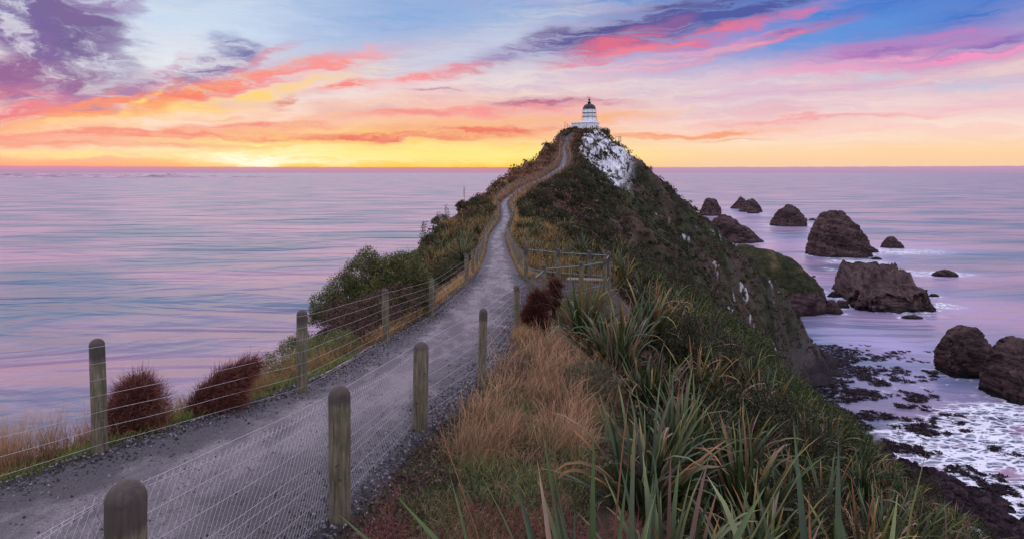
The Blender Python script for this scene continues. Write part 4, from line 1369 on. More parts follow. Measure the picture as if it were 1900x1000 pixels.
def leaf_cloud(P, r, nl, ls, cols, up=0.55, seed=1, aspect=0.45, hemi=True, jit=0.35):
    """nl leaf quads in a shell round every clump centre"""
    rs = np.random.RandomState(seed)
    n = len(P)
    N = n * nl
    d = rs.normal(size=(N, 3))
    if hemi:
        d[:, 2] = np.abs(d[:, 2]) * 0.9 - 0.12
    d /= np.linalg.norm(d, axis=1)[:, None]
    rr = np.repeat(r, nl)
    rad = (1 - jit * rs.rand(N) ** 1.5) * (1 + 0.25 * pnoise(d[:, 0] * 2.2 + np.repeat(P[:, 0], nl), d[:, 1] * 2.2 + np.repeat(P[:, 1], nl), d[:, 2] * 2.2))
    C = np.repeat(P, nl, 0) + d * (rr * rad)[:, None] * A3(1, 1, 0.85)
    a = d + A3(0, 0, up) + 0.7 * rs.normal(size=(N, 3)); a /= np.linalg.norm(a, axis=1)[:, None]
    b = np.cross(a, rs.normal(size=(N, 3))); b /= np.linalg.norm(b, axis=1)[:, None]
    s = np.repeat(ls, nl) * (0.6 + 0.8 * rs.rand(N))
    A = a * s[:, None]; B = b * (s * aspect)[:, None]
    V = np.stack([C - A * 0.5, C + B * 0.5 - A * 0.05, C + A * 0.5, C - B * 0.5 - A * 0.05], 1).reshape(-1, 3)
    F = np.arange(N * 4).reshape(-1, 4)
    cc = np.repeat(cols, nl, 0) * (0.55 + 0.9 * rs.rand(N, 1))
    return V, F, np.repeat(cc, 4, 0)


def cam_facing(x, y, e=1.5, lim=-0.12):
    n = slope_n(x, y, e)
    z = H(x, y)
    v = -np.stack([x, y, z], -1); v /= np.linalg.norm(v, axis=-1)[..., None]
    return (n * v).sum(-1) > lim


def scrub():
    rs = np.random.RandomState(21)
    # far and middle hillside
    n = 60000
    Y = 34 * np.exp(rs.rand(n) * math.log(235 / 34.0))
    cx, _ = cols_at(Y)
    kk = 1.2 + 7.6 * rs.rand(n)
    k = kk.astype(int); t = kk - k
    X = np.take_along_axis(cx, k[:, None], 1)[:, 0] * (1 - t) + np.take_along_axis(cx, k[:, None] + 1, 1)[:, 0] * t
    onpath = (X > cx[:, 3] - 0.7) & (X < cx[:, 4] + 0.8) & (Y < 170)
    wm = white_mask(X, Y)
    bld = (np.abs(X - 21.5) < 5.2) & (Y > 184) & (Y < 197)
    ok = ~onpath & (wm < 0.35) & cam_facing(X, Y) & ~bld
    cliff = (kk > 7.9) & (rs.rand(n) < 0.6)
    ok &= ~cliff
    tanz = fbm(X / 6, Y / 6, 3, 3)
    ok &= rs.rand(n) < np.where(k < 3, 0.6, 0.85)
    X, Y, kk = X[ok], Y[ok], kk[ok]
    # keep density even in the picture
    keep = rs.rand(len(X)) < np.clip(0.35 + 12.0 / Y + (Y > 60) * 0.3, 0, 1)
    X, Y, kk = X[keep][:13500], Y[keep][:13500], kk[keep][:13500]
    m = len(X)
    n1 = fbm(X / 3, Y / 3, 4, 3); n2 = fbm(X / 12, Y / 12, 8, 3)
    c = lerp(np.broadcast_to(A3(0.038, 0.044, 0.022), (m, 3)), A3(0.085, 0.085, 0.032), sst(n1, -0.1, 0.6))
    c = lerp(c, A3(0.095, 0.062, 0.042), sst(n2, -0.1, 0.4))
    red = (kk < 3.0)
    c = lerp(c, A3(0.18, 0.085, 0.05), np.where(red, 0.35 + 0.5 * sst(Y, 50, 110), 0.0) * sst(n1 + n2, -0.6, 0.2))
    up = (Y > 100) & (kk < 4.9) & (kk > 3.9)
    c = lerp(c, A3(0.13, 0.065, 0.045), up * 0.5)
    c = lerp(c, A3(0.30, 0.18, 0.085), ((rs.rand(m) < 0.10) & (kk < 5.5)).astype(float))
    c = c * np.where(kk < 3, 1.0, 0.78)[:, None]
    r = (0.28 + 0.55 * rs.rand(m) ** 2) * (0.6 + Y / 130)
    Z = H(X, Y) - r * 0.15
    V, F, C = leaf_cloud(np.stack([X, Y, Z], 1), r, 26, 0.16 + 0.0016 * Y, c, seed=5, aspect=0.6)
    tag(mesh_obj('hillside_scrub', V, F, M_LEAF, col=C, smooth=False), 'dense low scrub covering the steep sides of the headland', 'scrub', kind='stuff')
    # near slope undergrowth
    n = 7000
    Y = 2.2 * np.exp(rs.rand(n) * math.log(80 / 2.2))
    cx, _ = cols_at(Y)
    X = cx[:, 5] - 0.5 + rs.rand(n) * (0.85 * Y + 1.0)
    look = (np.abs(Y - 22.5) < 4.2) & (X < 4.0)
    ok = ~look & ~((Y < 14) & (X < 1.25 + 0.06 * Y)) & ~((Y > 14) & (Y < 26) & (X < 2.0))
    X, Y = X[ok], Y[ok]; m = len(X)
    n1 = fbm(X / 2.2, Y / 2.2, 4, 3)
    c = lerp(np.broadcast_to(A3(0.012, 0.020, 0.007), (m, 3)), A3(0.065, 0.09, 0.022), sst(n1, 0.0, 0.6))
    c = lerp(c, A3(0.10, 0.058, 0.040), (rs.rand(m) < 0.3).astype(float))
    r = (0.12 + 0.30 * rs.rand(m) ** 1.6) * (0.9 + Y / 22)
    Z = H(X, Y) - r * 0.1
    V, F, C = leaf_cloud(np.stack([X, Y, Z], 1), r, 44, 0.035 + 0.0055 * Y, c, seed=6, aspect=0.42)
    tag(mesh_obj('slope_undergrowth', V, F, M_LEAF, col=C, smooth=False), 'dark leafy undergrowth between the flax on the slope right of the path', 'undergrowth', kind='stuff')


scrub()


# ---- grasses
def grass(name, label, X, Y, hgt, wid, c0, c1, lean=0.35, k=0.7, seed=3, wind=0.0, segs=4, zoff=0.0, clump=0.05):
    rs = np.random.RandomState(seed)
    n = len(X)
    X = X + rs.normal(0, clump, n); Y = Y + rs.normal(0, clump, n)
    base = np.stack([X, Y, H(X, Y) + zoff - 0.01], 1)
    phi = rs.rand(n) * 2 * np.pi
    if wind:
        phi = rs.normal(wind - 1, 1.1, n)
    th = np.abs(rs.normal(0, lean, n)); kk = np.abs(rs.normal(k, 0.4, n))
    V, F, C = blades(base, phi, th, kk, hgt, wid, segs, tw=rs.rand(n) * 3, c0=c0, c1=c1, taper=0.7)
    o = mesh_obj(name, V, F, M_GRASS, col=C)
    return tag(o, label, 'grass', kind='stuff')


def clump_pts(rs, n, xf, y0, y1, nc, sp, bias=1.0):
    """clumped points: xf(y, u) gives x"""
    cy = y0 + (y1 - y0) * rs.rand(nc) ** bias
    cu = rs.rand(nc)
    i = rs.randint(0, nc, n)
    Y = cy[i] + rs.normal(0, sp, n)
    X = xf(cy[i], cu[i]) + rs.normal(0, sp, n)
    return X, Y, i


def colors(rs, n, *cs):
    cs = np.array(cs, float)
    i = rs.randint(0, len(cs), n)
    return cs[i] * (0.7 + 0.6 * rs.rand(n, 1))


def build_grass():
    rs = np.random.RandomState(31)
    # dry grass right of the nearest fence
    def xr(y, u):
        cx, _ = cols_at(y)
        return cx[:, 4] + 0.25 + 0.35 * (1 - sst(y, 7, 10)) + u * (0.40 + 0.15 * y)
    X, Y, i = clump_pts(rs, 14000, xr, 6.9, 14.5, 230, 0.10)
    ok = (X > xr(Y, np.zeros_like(Y)) - 0.15) & (fbm(X / 0.55, Y / 0.8, 3, 3) > -0.30)
    X, Y, i = X[ok], Y[ok], i[ok]; n = len(X)
    hh = (0.10 + 0.62 * np.random.RandomState(2).rand(230)[i] ** 1.5) * (0.5 + 0.7 * rs.rand(n)) * (0.6 + 0.4 * sst(Y, 6, 9))
    grass('dry_grass', 'tall dry russet grass on the bank right of the nearest fence', X, Y, hh, np.full(n, 0.005) + 0.0003 * Y,
          colors(rs, n, (0.20, 0.12, 0.07), (0.26, 0.14, 0.08), (0.13, 0.12, 0.05)), colors(rs, n, (0.78, 0.45, 0.28), (0.55, 0.27, 0.17), (0.44, 0.34, 0.16), (0.30, 0.16, 0.11)) * (0.55 + 0.9 * np.random.RandomState(3).rand(230)[i])[:, None], wind=2.2, seed=8, lean=0.45)
    # greener low grass under it
    X, Y, i = clump_pts(rs, 9000, xr, 4.9, 9.8, 120, 0.12)
    n = len(X)
    grass('low_grass', 'short green and straw coloured grass at the foot of the second and third posts', X, Y, 0.08 + 0.16 * rs.rand(n), np.full(n, 0.005),
          colors(rs, n, (0.07, 0.10, 0.04), (0.10, 0.13, 0.05)), colors(rs, n, (0.26, 0.33, 0.10), (0.60, 0.40, 0.20), (0.20, 0.30, 0.12)), seed=9, k=1.0)
    # left verge outside the fence
    def xl(y, u):
        cx, _ = cols_at(y)
        return cx[:, 3] - 0.10 - u * 1.0
    X, Y, i = clump_pts(rs, 9000, xl, 4.6, 12.5, 190, 0.07)
    n = len(X)
    grass('verge_grass', 'fresh green grass tufts along the left edge of the gravel', X, Y, 0.06 + 0.15 * rs.rand(n), np.full(n, 0.0065),
          colors(rs, n, (0.07, 0.12, 0.03), (0.10, 0.16, 0.04)), colors(rs, n, (0.20, 0.34, 0.06), (0.34, 0.38, 0.10), (0.50, 0.34, 0.17)), seed=10, k=1.0)
    def xl2(y, u):
        cx, _ = cols_at(y)
        return cx[:, 3] - 0.35 - u * 1.3
    X, Y, i = clump_pts(rs, 6500, xl2, 4.2, 7.6, 120, 0.09)
    n = len(X)
    grass('tall_grass', 'tall straw coloured seeding grass against the sea by the leftmost post', X, Y, 0.28 + 0.50 * rs.rand(n), np.full(n, 0.0042),
          colors(rs, n, (0.20, 0.12, 0.06), (0.15, 0.12, 0.05)), colors(rs, n, (0.74, 0.44, 0.27), (0.60, 0.33, 0.18)), seed=12, lean=0.16, k=0.45)
    X, Y, i = clump_pts(rs, 5000, xl2, 7.6, 13.5, 110, 0.12)
    n = len(X)
    grass('brown_grass', 'rusty dry grass between the dead bushes and the second left post', X, Y, 0.14 + 0.3 * rs.rand(n), np.full(n, 0.006),
          colors(rs, n, (0.16, 0.08, 0.05), (0.15, 0.12, 0.05)), colors(rs, n, (0.62, 0.30, 0.17), (0.42, 0.34, 0.12)), seed=13, lean=0.3, k=0.6)
    # straw fringe along both edges further on
    for side, sg, sd in ((3, -1, 14), (4, 1, 15)):
        Yc = 14 + (90 - 14) * rs.rand(520) ** 1.3
        i = rs.randint(0, 520, 15000)
        Y = Yc[i] + rs.normal(0, 0.12, 15000)
        cx, _ = cols_at(Y)
        X = cx[:, side] + sg * (0.10 + np.abs(rs.normal(0, 0.22, 15000)))
        ok = ~((side == 4) & (np.abs(Y - 22.3) < 4.6) & (X < 4.0))
        X, Y = X[ok], Y[ok]; n = len(X)
        grass('path_edge_grass', ('straw and gold grass fringe on the left edge of the path further on', 'straw and gold grass fringe on the right edge of the path further on')[side - 3],
              X, Y, (0.10 + 0.30 * rs.rand(n)) * (1 + 0.8 * sst(Y, 60, 85)), 0.004 + 0.0006 * Y, colors(rs, n, (0.18, 0.13, 0.05), (0.20, 0.11, 0.06)), colors(rs, n, (0.66, 0.40, 0.20), (0.60, 0.30, 0.16), (0.40, 0.38, 0.12)), seed=sd, segs=3)
    # upper fringe by the climbing path
    n = 6000
    Y = 80 + 80 * rs.rand(n); cx, _ = cols_at(Y)
    s = rs.rand(n) < 0.6
    X = np.where(s, cx[:, 3] + 0.35 - np.abs(rs.normal(0, 0.8, n)), cx[:, 4] - 0.3 + np.abs(rs.normal(0, 0.6, n)))
    grass('upper_path_grass', 'pale dry grass beside the climbing part of the path', X, Y, 0.4 + 0.6 * rs.rand(n), np.full(n, 0.08),
          colors(rs, n, (0.2, 0.12, 0.07)), colors(rs, n, (0.44, 0.26, 0.15), (0.36, 0.18, 0.10)), seed=17, segs=2)
    # golden grass tussocks among the flax beyond the shrubs
    n = 5500
    cxs = 26 + 40 * rs.rand(110); sd = rs.rand(110) < 0.42
    cx, _ = cols_at(cxs)
    xx = np.where(sd, cx[:, 3] - 0.8 - 3.4 * rs.rand(110), cx[:, 4] + 0.7 + 4.2 * rs.rand(110))
    i = rs.randint(0, 110, n)
    X = xx[i] + rs.normal(0, 0.3, n); Y = cxs[i] + rs.normal(0, 0.3, n)
    grass('golden_tussock_grass', 'golden tussock grass glowing among the flax on both banks', X, Y, 0.5 + 0.75 * rs.rand(n), 0.008 + 0.0005 * Y,
          colors(rs, n, (0.14, 0.11, 0.04), (0.16, 0.09, 0.04)), colors(rs, n, (0.62, 0.34, 0.14), (0.52, 0.34, 0.11), (0.30, 0.28, 0.09)), seed=18, segs=4, lean=0.3, k=0.8)
    # red twiggy tangle in the foreground
    n = 26000
    Y = 2.0 + 4.5 * rs.rand(n); X = -1.5 + 2.9 * rs.rand(n)
    cx, _ = cols_at(Y)
    ok = (X > cx[:, 4] + 0.30 + 0.15 * rs.rand(n)) & (fbm(X / 0.5, Y / 0.5, 2, 3) > -0.30 + 0.5 * sst(Y, 5.2, 6.5)) & (np.hypot(X + 1.92, Y - 3.2) > 0.25)
    X, Y = X[ok], Y[ok]; n = len(X)
    base = np.stack([X, Y, H(X, Y) + 0.12 * rs.rand(n)], 1)
    V, F, C = blades(base, rs.rand(n) * 6.28, 0.5 + 0.9 * rs.rand(n), rs.normal(0.2, 0.9, n), 0.08 + 0.16 * rs.rand(n), np.full(n, 0.0035), 3,
                     tw=rs.rand(n) * 3, c0=colors(rs, n, (0.12, 0.035, 0.035), (0.20, 0.06, 0.055)), c1=colors(rs, n, (0.30, 0.10, 0.09), (0.46, 0.24, 0.18), (0.16, 0.06, 0.055), (0.30, 0.19, 0.14)), taper=0.6, w0=1.0)
    tag(mesh_obj('red_twigs', V, F, M_TWIG, col=C), 'tangle of fine dark red twigs carpeting the near bank', 'twigs', kind='stuff')
    # creeping leafy mat and litter on the near bank
    n = 1500
    Y = 2.0 + 12 * rs.rand(n) ** 1.2; cx, _ = cols_at(Y)
    X = cx[:, 4] + 0.35 + rs.rand(n) * (0.8 + 0.16 * Y)
    c = colors(rs, n, (0.09, 0.05, 0.04), (0.07, 0.075, 0.03), (0.16, 0.10, 0.07))
    V, F, C = leaf_cloud(np.stack([X, Y, H(X, Y)], 1), 0.05 + 0.09 * rs.rand(n), 26, np.full(n, 0.028) + 0.001 * Y, c, seed=44)
    n = 2200
    Y = 3.0 + 8.5 * rs.rand(n); cx, _ = cols_at(Y)
    X = cx[:, 4] + 0.12 + np.abs(rs.normal(0, 0.28, n))
    c = colors(rs, n, (0.10, 0.055, 0.05), (0.06, 0.04, 0.038), (0.19, 0.13, 0.11), (0.09, 0.10, 0.04))
    V2, F2, C2 = leaf_cloud(np.stack([X, Y, H(X, Y) - 0.02], 1), 0.04 + 0.06 * rs.rand(n), 14, np.full(n, 0.035), c, seed=45, up=0.0)
    F = np.concatenate([F, F2 + len(V)]); V = np.concatenate([V, V2]); C = np.concatenate([C, C2])
    tag(mesh_obj('bank_litter', V, F, M_LEAF, col=C, smooth=False), 'low creeping leaves and dead litter on the near bank', 'ground cover', kind='stuff')


build_grass()


# ---- flax
def flax_mesh(seed, n=74, L=1.75, spread=1.0, w=0.062, gold=0.25):
    rs = np.random.RandomState(seed)
    fan = rs.randint(0, 9, n)
    fa = rs.rand(9) * 6.28; fr = 0.22 * spread * rs.rand(9)
    base = np.stack([fr[fan] * np.cos(fa[fan]) + rs.normal(0, 0.035, n), fr[fan] * np.sin(fa[fan]) + rs.normal(0, 0.035, n), np.full(n, -0.05)], 1)
    phi = np.arctan2(base[:, 1], base[:, 0]) + rs.normal(0, 0.8, n)
    th = np.clip(np.abs(rs.normal(0.30, 0.22, n)) * spread, 0.02, 1.1)
    k = np.where(rs.rand(n) < 0.3, 1.2 + 1.3 * rs.rand(n), 0.15 + 0.55 * rs.rand(n))
    ln = L * (0.5 + 0.55 * rs.rand(n))
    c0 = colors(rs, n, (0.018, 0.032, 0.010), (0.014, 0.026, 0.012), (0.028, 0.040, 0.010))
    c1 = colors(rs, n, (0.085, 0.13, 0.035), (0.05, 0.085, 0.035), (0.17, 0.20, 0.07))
    g = rs.rand(n) < gold
    c1[g] = colors(rs, g.sum(), (0.48, 0.25, 0.08), (0.38, 0.30, 0.08), (0.42, 0.16, 0.07))
    dead = rs.rand(n) < (0.10 if gold > 0.12 else 0.02)
    c0[dead] = colors(rs, dead.sum(), (0.20, 0.13, 0.09), (0.13, 0.07, 0.05)); c1[dead] = c0[dead] * 1.3
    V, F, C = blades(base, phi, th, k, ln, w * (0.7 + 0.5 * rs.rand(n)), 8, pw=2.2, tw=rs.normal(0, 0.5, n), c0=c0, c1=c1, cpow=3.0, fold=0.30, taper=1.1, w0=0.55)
    m = mesh_obj('flax_proto', V, F, M_FLAX, col=C)
    me = m.data
    bpy.data.objects.remove(m)
    me.name = 'flax_leaves'
    return me


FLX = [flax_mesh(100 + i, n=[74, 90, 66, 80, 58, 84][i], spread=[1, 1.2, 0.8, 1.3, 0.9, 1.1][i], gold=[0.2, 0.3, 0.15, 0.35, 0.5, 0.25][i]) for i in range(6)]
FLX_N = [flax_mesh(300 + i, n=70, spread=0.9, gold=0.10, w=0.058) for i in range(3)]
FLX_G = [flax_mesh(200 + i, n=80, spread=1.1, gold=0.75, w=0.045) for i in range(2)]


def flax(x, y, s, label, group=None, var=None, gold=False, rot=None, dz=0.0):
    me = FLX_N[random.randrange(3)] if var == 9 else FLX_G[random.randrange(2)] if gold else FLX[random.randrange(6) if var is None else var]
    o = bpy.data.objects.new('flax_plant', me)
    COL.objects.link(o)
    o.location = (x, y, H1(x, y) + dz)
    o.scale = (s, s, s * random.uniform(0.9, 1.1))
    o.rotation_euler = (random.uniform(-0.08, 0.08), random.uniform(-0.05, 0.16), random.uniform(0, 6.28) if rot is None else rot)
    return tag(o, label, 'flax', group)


for x, y, s, lb, v in [
    (0.50, 2.65, 1.12, 'close up flax clump at the bottom edge with broad yellowing upright blades', 9),
    (0.22, 2.5, 0.98, 'sparse flax with tall thin blades nearest to the red twigs at the bottom edge', 9),
    (1.45, 2.85, 1.30, 'close flax clump with orange edged blades at the bottom edge, second from the lower right', 9),
    (2.05, 3.25, 1.35, 'close flax clump with pointed tan blades standing against the surf, lowest on the right', 9),
    (0.98, 4.2, 0.8, 'dark flax clump just behind the yellowing close up one', 5),
    (1.35, 6.6, 0.80, 'tall pale edged flax clump at the right border of the russet grass', 1),
    (2.0, 7.9, 0.85, 'arching flax clump right behind the tall pale edged one', 3),
    (1.55, 14.0, 1.05, 'big upright flax clump beside the dead brown bush in front of the lookout', 2),
    (2.35, 13.6, 1.0, 'upright flax clump right of the biggest one in front of the lookout', 0),
    (1.95, 12.2, 0.85, 'lower flax clump in front of the two upright ones by the lookout', 5),
    (3.3, 15.6, 0.95, 'flax clump with rusty tips at the right front of the lookout', 4),
]:
    flax(x, y, s, lb, var=v)

# the massed slope
rs_ = np.random.RandomState(77)
pl = [(0.42, 2.55), (1.45, 2.75), (2.05, 3.15), (0.98, 4.2), (1.35, 6.6), (2.0, 7.9), (1.55, 14.0), (2.35, 13.6), (1.95, 12.2), (3.3, 15.6)]
cnt = 0
for _ in range(6000):
    y = 3.4 * math.exp(rs_.rand() * math.log(68 / 3.4))
    cx, _z = cols_at(np.array([y]))
    x = cx[0, 5] - 0.3 + rs_.rand() * (0.62 * y + 0.6)
    if y < 14 and x < 1.5 + 0.07 * y: continue
    if abs(y - 22.5) < 4.2 and x < 4.4: continue
    if 14 <= y < 18.3 and x < 2.6: continue
    if x / y > 0.83: continue
    d = 0.50 + 0.050 * y
    if fbm(x / 4, y / 4, 5, 2) < -0.35 and y > 8: continue
    if any((x - a) ** 2 + (y - b) ** 2 < d * d for a, b in pl): continue
    pl.append((x, y)); cnt += 1
    flax(x, y, rs_.uniform(0.68, 1.0) * (1 + 0.006 * y), 'dark green flax clump massed with others on the steep slope right of the path', 'flax clumps massed on the steep slope')
    if cnt >= 165: break
print('slope flax', cnt)
# right bank beyond lookout, left bank beyond the shrub
for side, n, lb, gp in ((4, 26, 'golden tipped flax clump on the right bank of the path beyond the lookout', 'flax clumps on the right bank beyond the lookout'),
                        (3, 26, 'golden tipped flax clump on the left bank between the big shrubs and the crest', 'flax clumps on the left bank beyond the shrubs')):
    q = []
    for _ in range(600):
        y = rs_.uniform(24 if side == 3 else 28, 76)
        cx, _z = cols_at(np.array([y]))
        x = cx[0, 3] - 0.8 - rs_.rand() * 3.6 if side == 3 else cx[0, 4] + 0.9 + rs_.rand() * 4.6
        if any((x - a) ** 2 + (y - b) ** 2 < 1.5 for a, b in q): continue
        q.append((x, y))
        flax(x, y, rs_.uniform(0.7, 1.05), lb, gp, gold=rs_.rand() < 0.35)
        if len(q) >= n: break
# flower stalks on the seaward crest
stalk_me = None
for k, (px, py, y) in enumerate([(806, 412, 55), (790, 425, 50), (776, 436, 46), (835, 385, 66), (848, 378, 70), (862, 372, 75), (828, 395, 63)]):
    x = (px - CXP) / F_PX * y
    g = H1(x, y)
    if stalk_me is None:
        m = MB(); m.tube([(0, 0, -0.2), (0.05, 0, 1.2), (0.16, 0, 2.3)], [0.03, 0.022, 0.012], 5)
        r2 = random.Random(4)
        for j in range(12):
            z = 1.1 + j * 0.1
            sx = (-1) ** j
            m.tube([(0.04 + 0.05 * (z - 1), 0, z), (0.05 + sx * 0.14, r2.uniform(-.1, .1), z + 0.12), (0.05 + sx * 0.22, r2.uniform(-.1, .1), z + 0.10)], [0.012, 0.03, 0.014], 4)
        o = m.build('flower_stalk', mat_plain('dry_stalk', (0.07, 0.035, 0.03), 0.9)); stalk_me = o.data
    else:
        o = bpy.data.objects.new('flower_stalk', stalk_me); COL.objects.link(o)
    o.location = (x, y, g); o.rotation_euler = (random.uniform(-.1, .1), random.uniform(-0.25, 0.2), random.uniform(0, 6)); s = random.uniform(0.75, 1.1); o.scale = (s, s, s)
    tag(o, 'dark dry flax flower stalk against the sea on the left crest', 'flower stalk', 'flax flower stalks on the left crest')


# ---- shrubs
def shrub(name, label, cat, org, lobes, n, ls, cols, seed, stems=True, stemc=(0.10, 0.07, 0.055), mat=None, gap=-0.25):
    """lobes: (dx,dy,dz,r)"""
    rs = np.random.RandomState(seed)
    g = H1(org[0], org[1])
    t = empty(name, (org[0], org[1], g), label, cat)
    lob = np.array(lobes, float)
    w = lob[:, 3] ** 2; w /= w.sum()
    i = rs.choice(len(lob), n, p=w)
    d = rs.normal(size=(n, 3)); d /= np.linalg.norm(d, axis=1)[:, None]
    rad = 0.55 + 0.5 * rs.rand(n) ** 0.6
    bump = 0.22 * fbm(d[:, 0] * 2.5 + i * 3.1, d[:, 1] * 2.5, d[:, 2] * 2.5, 3)
    P = lob[i, :3] + d * (lob[i, 3] * (rad + bump))[:, None]
    ok = (fbm(P[:, 0] / (0.35 * lob[:, 3].max()), P[:, 1] / (0.35 * lob[:, 3].max()), P[:, 2] / (0.35 * lob[:, 3].max()) + seed, 3) > gap) & (P[:, 2] > 0.02)
    P, d = P[ok], d[ok]; m = len(P)
    V, F, C = leaf_cloud(P, np.full(m, ls * 1.3), 3, np.full(m, ls), colors(rs, m, *cols), hemi=False, seed=seed, up=0.8, aspect=0.4)
    mesh_obj('foliage', V, F, mat or M_LEAF, t, col=C, smooth=False)
    if stems:
        mb = MB()
        for L_ in lob:
            for q in range(5):
                e = L_[:3] + rs.normal(0, 0.35, 3) * L_[3]
                b0 = A3(rs.normal(0, 0.12), rs.normal(0, 0.12), -0.1)
                mid = (b0 + e) / 2 + rs.normal(0, 0.07, 3)
                mb.tube([b0, mid, e], [0.022, 0.014, 0.006], 5, stemc)
        mb.build('stem', M_TWIG, t)
    return t


GRN = [(0.09, 0.105, 0.035), (0.13, 0.14, 0.05), (0.055, 0.065, 0.028), (0.17, 0.155, 0.065)]
shrub('green_shrub', 'big rounded olive green shrub leaning over the left fence', 'shrub', (-3.3, 18.2),
      [(0.15, 0, 1.15, 0.72), (0.55, 0.3, 0.8, 0.6), (-0.15, -0.2, 0.75, 0.6), (0.35, -0.3, 1.45, 0.5), (-0.25, 0.2, 1.35, 0.45), (0.5, -0.1, 0.4, 0.5), (0, 0, 0.4, 0.6)], 21000, 0.052, GRN, 301)
shrub('green_shrub', 'taller ragged olive green shrub behind and left of the rounded one', 'shrub', (-4.5, 18.6),
      [(0.2, 0, 1.35, 0.62), (-0.3, 0, 0.95, 0.55), (0.3, 0.1, 1.85, 0.36), (-0.75, -0.2, 0.55, 0.5), (-0.05, 0, 0.6, 0.65), (0.6, -0.3, 1.0, 0.6), (-0.9, 0, 0.1, 0.45), (0.5, -0.5, 0.4, 0.6)], 22000, 0.052, GRN, 302)
shrub('brown_shrub', 'leafless brown twiggy shrub at the foot of the olive shrubs behind the fence wires', 'shrub', (-3.35, 15.6),
      [(0, 0, 0.45, 0.6), (0.45, 0.9, 0.5, 0.6), (-0.45, -0.5, 0.35, 0.5), (-0.8, 0.3, 0.3, 0.55), (0.1, -1.2, 0.15, 0.4)], 11000, 0.035, [(0.10, 0.055, 0.05), (0.14, 0.085, 0.065), (0.07, 0.045, 0.035)], 303, mat=M_TWIG)
PALE = [(0.15, 0.17, 0.06), (0.20, 0.20, 0.08), (0.10, 0.12, 0.04)]
shrub('pale_green_shrub', 'low pale green shrub just left of the second left post', 'shrub', (-4.05, 11.2), [(0, 0, 0.15, 0.38), (0.35, 0.4, 0.15, 0.32), (-0.35, 0.2, 0.1, 0.3)], 4200, 0.028, PALE, 304, stems=False)
shrub('pale_green_shrub', 'low yellow green shrub between the second and third left posts', 'shrub', (-3.75, 12.6), [(0, 0, 0.15, 0.36), (0.3, 0.5, 0.2, 0.34)], 3800, 0.03, PALE, 305, stems=False)
shrub('dark_shrub', 'dark green shrub at the seaward rim left of the brown twiggy shrub', 'shrub', (-4.6, 14.2), [(0, 0, 0.15, 0.42), (-0.4, 0.4, 0.05, 0.3)], 3500, 0.035, GRN, 306, stems=False)
shrub('yellow_green_shrub', 'dense yellow green shrub between the big flax and the lookout', 'shrub', (1.95, 17.2), [(0, 0, 0.55, 0.55), (0.45, 0.1, 0.4, 0.45), (-0.35, 0, 0.35, 0.4)], 6500, 0.035, [(0.14, 0.14, 0.04), (0.18, 0.16, 0.05), (0.08, 0.09, 0.03)], 307)
shrub('dark_shrub', 'grey green leafy shrub at the lower right of the russet grass', 'shrub', (1.15, 10.4), [(0, 0, 0.28, 0.34), (0.3, 0.2, 0.25, 0.28)], 4200, 0.026, [(0.07, 0.085, 0.045), (0.10, 0.11, 0.06)], 308, stems=False)
for k, (px, py, y, r, lb) in enumerate([
    (1210, 610, 21.0, 0.75, 'dark round shrub on the slope below the lookout corner'),
    (1265, 640, 26.0, 0.8, 'dark green shrub on the slope, right of the one below the lookout corner'),
    (1330, 660, 36.0, 1.3, 'dark shrub on the skyline of the near slope against the grey cliff'),
    (1400, 800, 26.0, 1.1, 'bushy green shrub halfway down the near slope'),
    (1560, 850, 40.0, 1.6, 'dark shrub low on the near slope above the rubble shore'),
    (1250, 860, 8.5, 0.5, 'dark leafy shrub between flax clumps in the lower middle of the slope'),
    (1480, 920, 15.0, 0.8, 'green shrub low on the slope above the close right hand flax'),
    (1640, 930, 38.0, 1.5, 'lowest dark shrub on the slope rim beside the surf')]):
    # find the slope point in that direction
    yy = np.linspace(4, 70, 400); xx = (px - CXP) / F_PX * yy
    dz = H(xx, yy) - (-(py - HOR) / F_PX * yy)
    j = int(np.argmax(dz > 0)) if (dz > 0).any() else int(np.argmax(dz))
    x, y = float(xx[j]), float(yy[j])
    sc2 = r * y / ({0: 21, 1: 26, 2: 36, 3: 26, 4: 40, 5: 8.5, 6: 15, 7: 38}[k])
    sc2 = min(max(sc2, 0.35), 2.0)
    shrub('dark_shrub', lb, 'shrub', (x, y), [(0, 0, sc2 * 0.35, sc2 * 0.7), (sc2 * 0.6, sc2 * 0.2, sc2 * 0.2, sc2 * 0.5), (-sc2 * 0.5, sc2 * 0.3, sc2 * 0.35, sc2 * 0.5)],
          4200, 0.02 + 0.0028 * y, [(0.055, 0.075, 0.028), (0.035, 0.05, 0.022), (0.08, 0.10, 0.035)], 320 + k, stems=False)


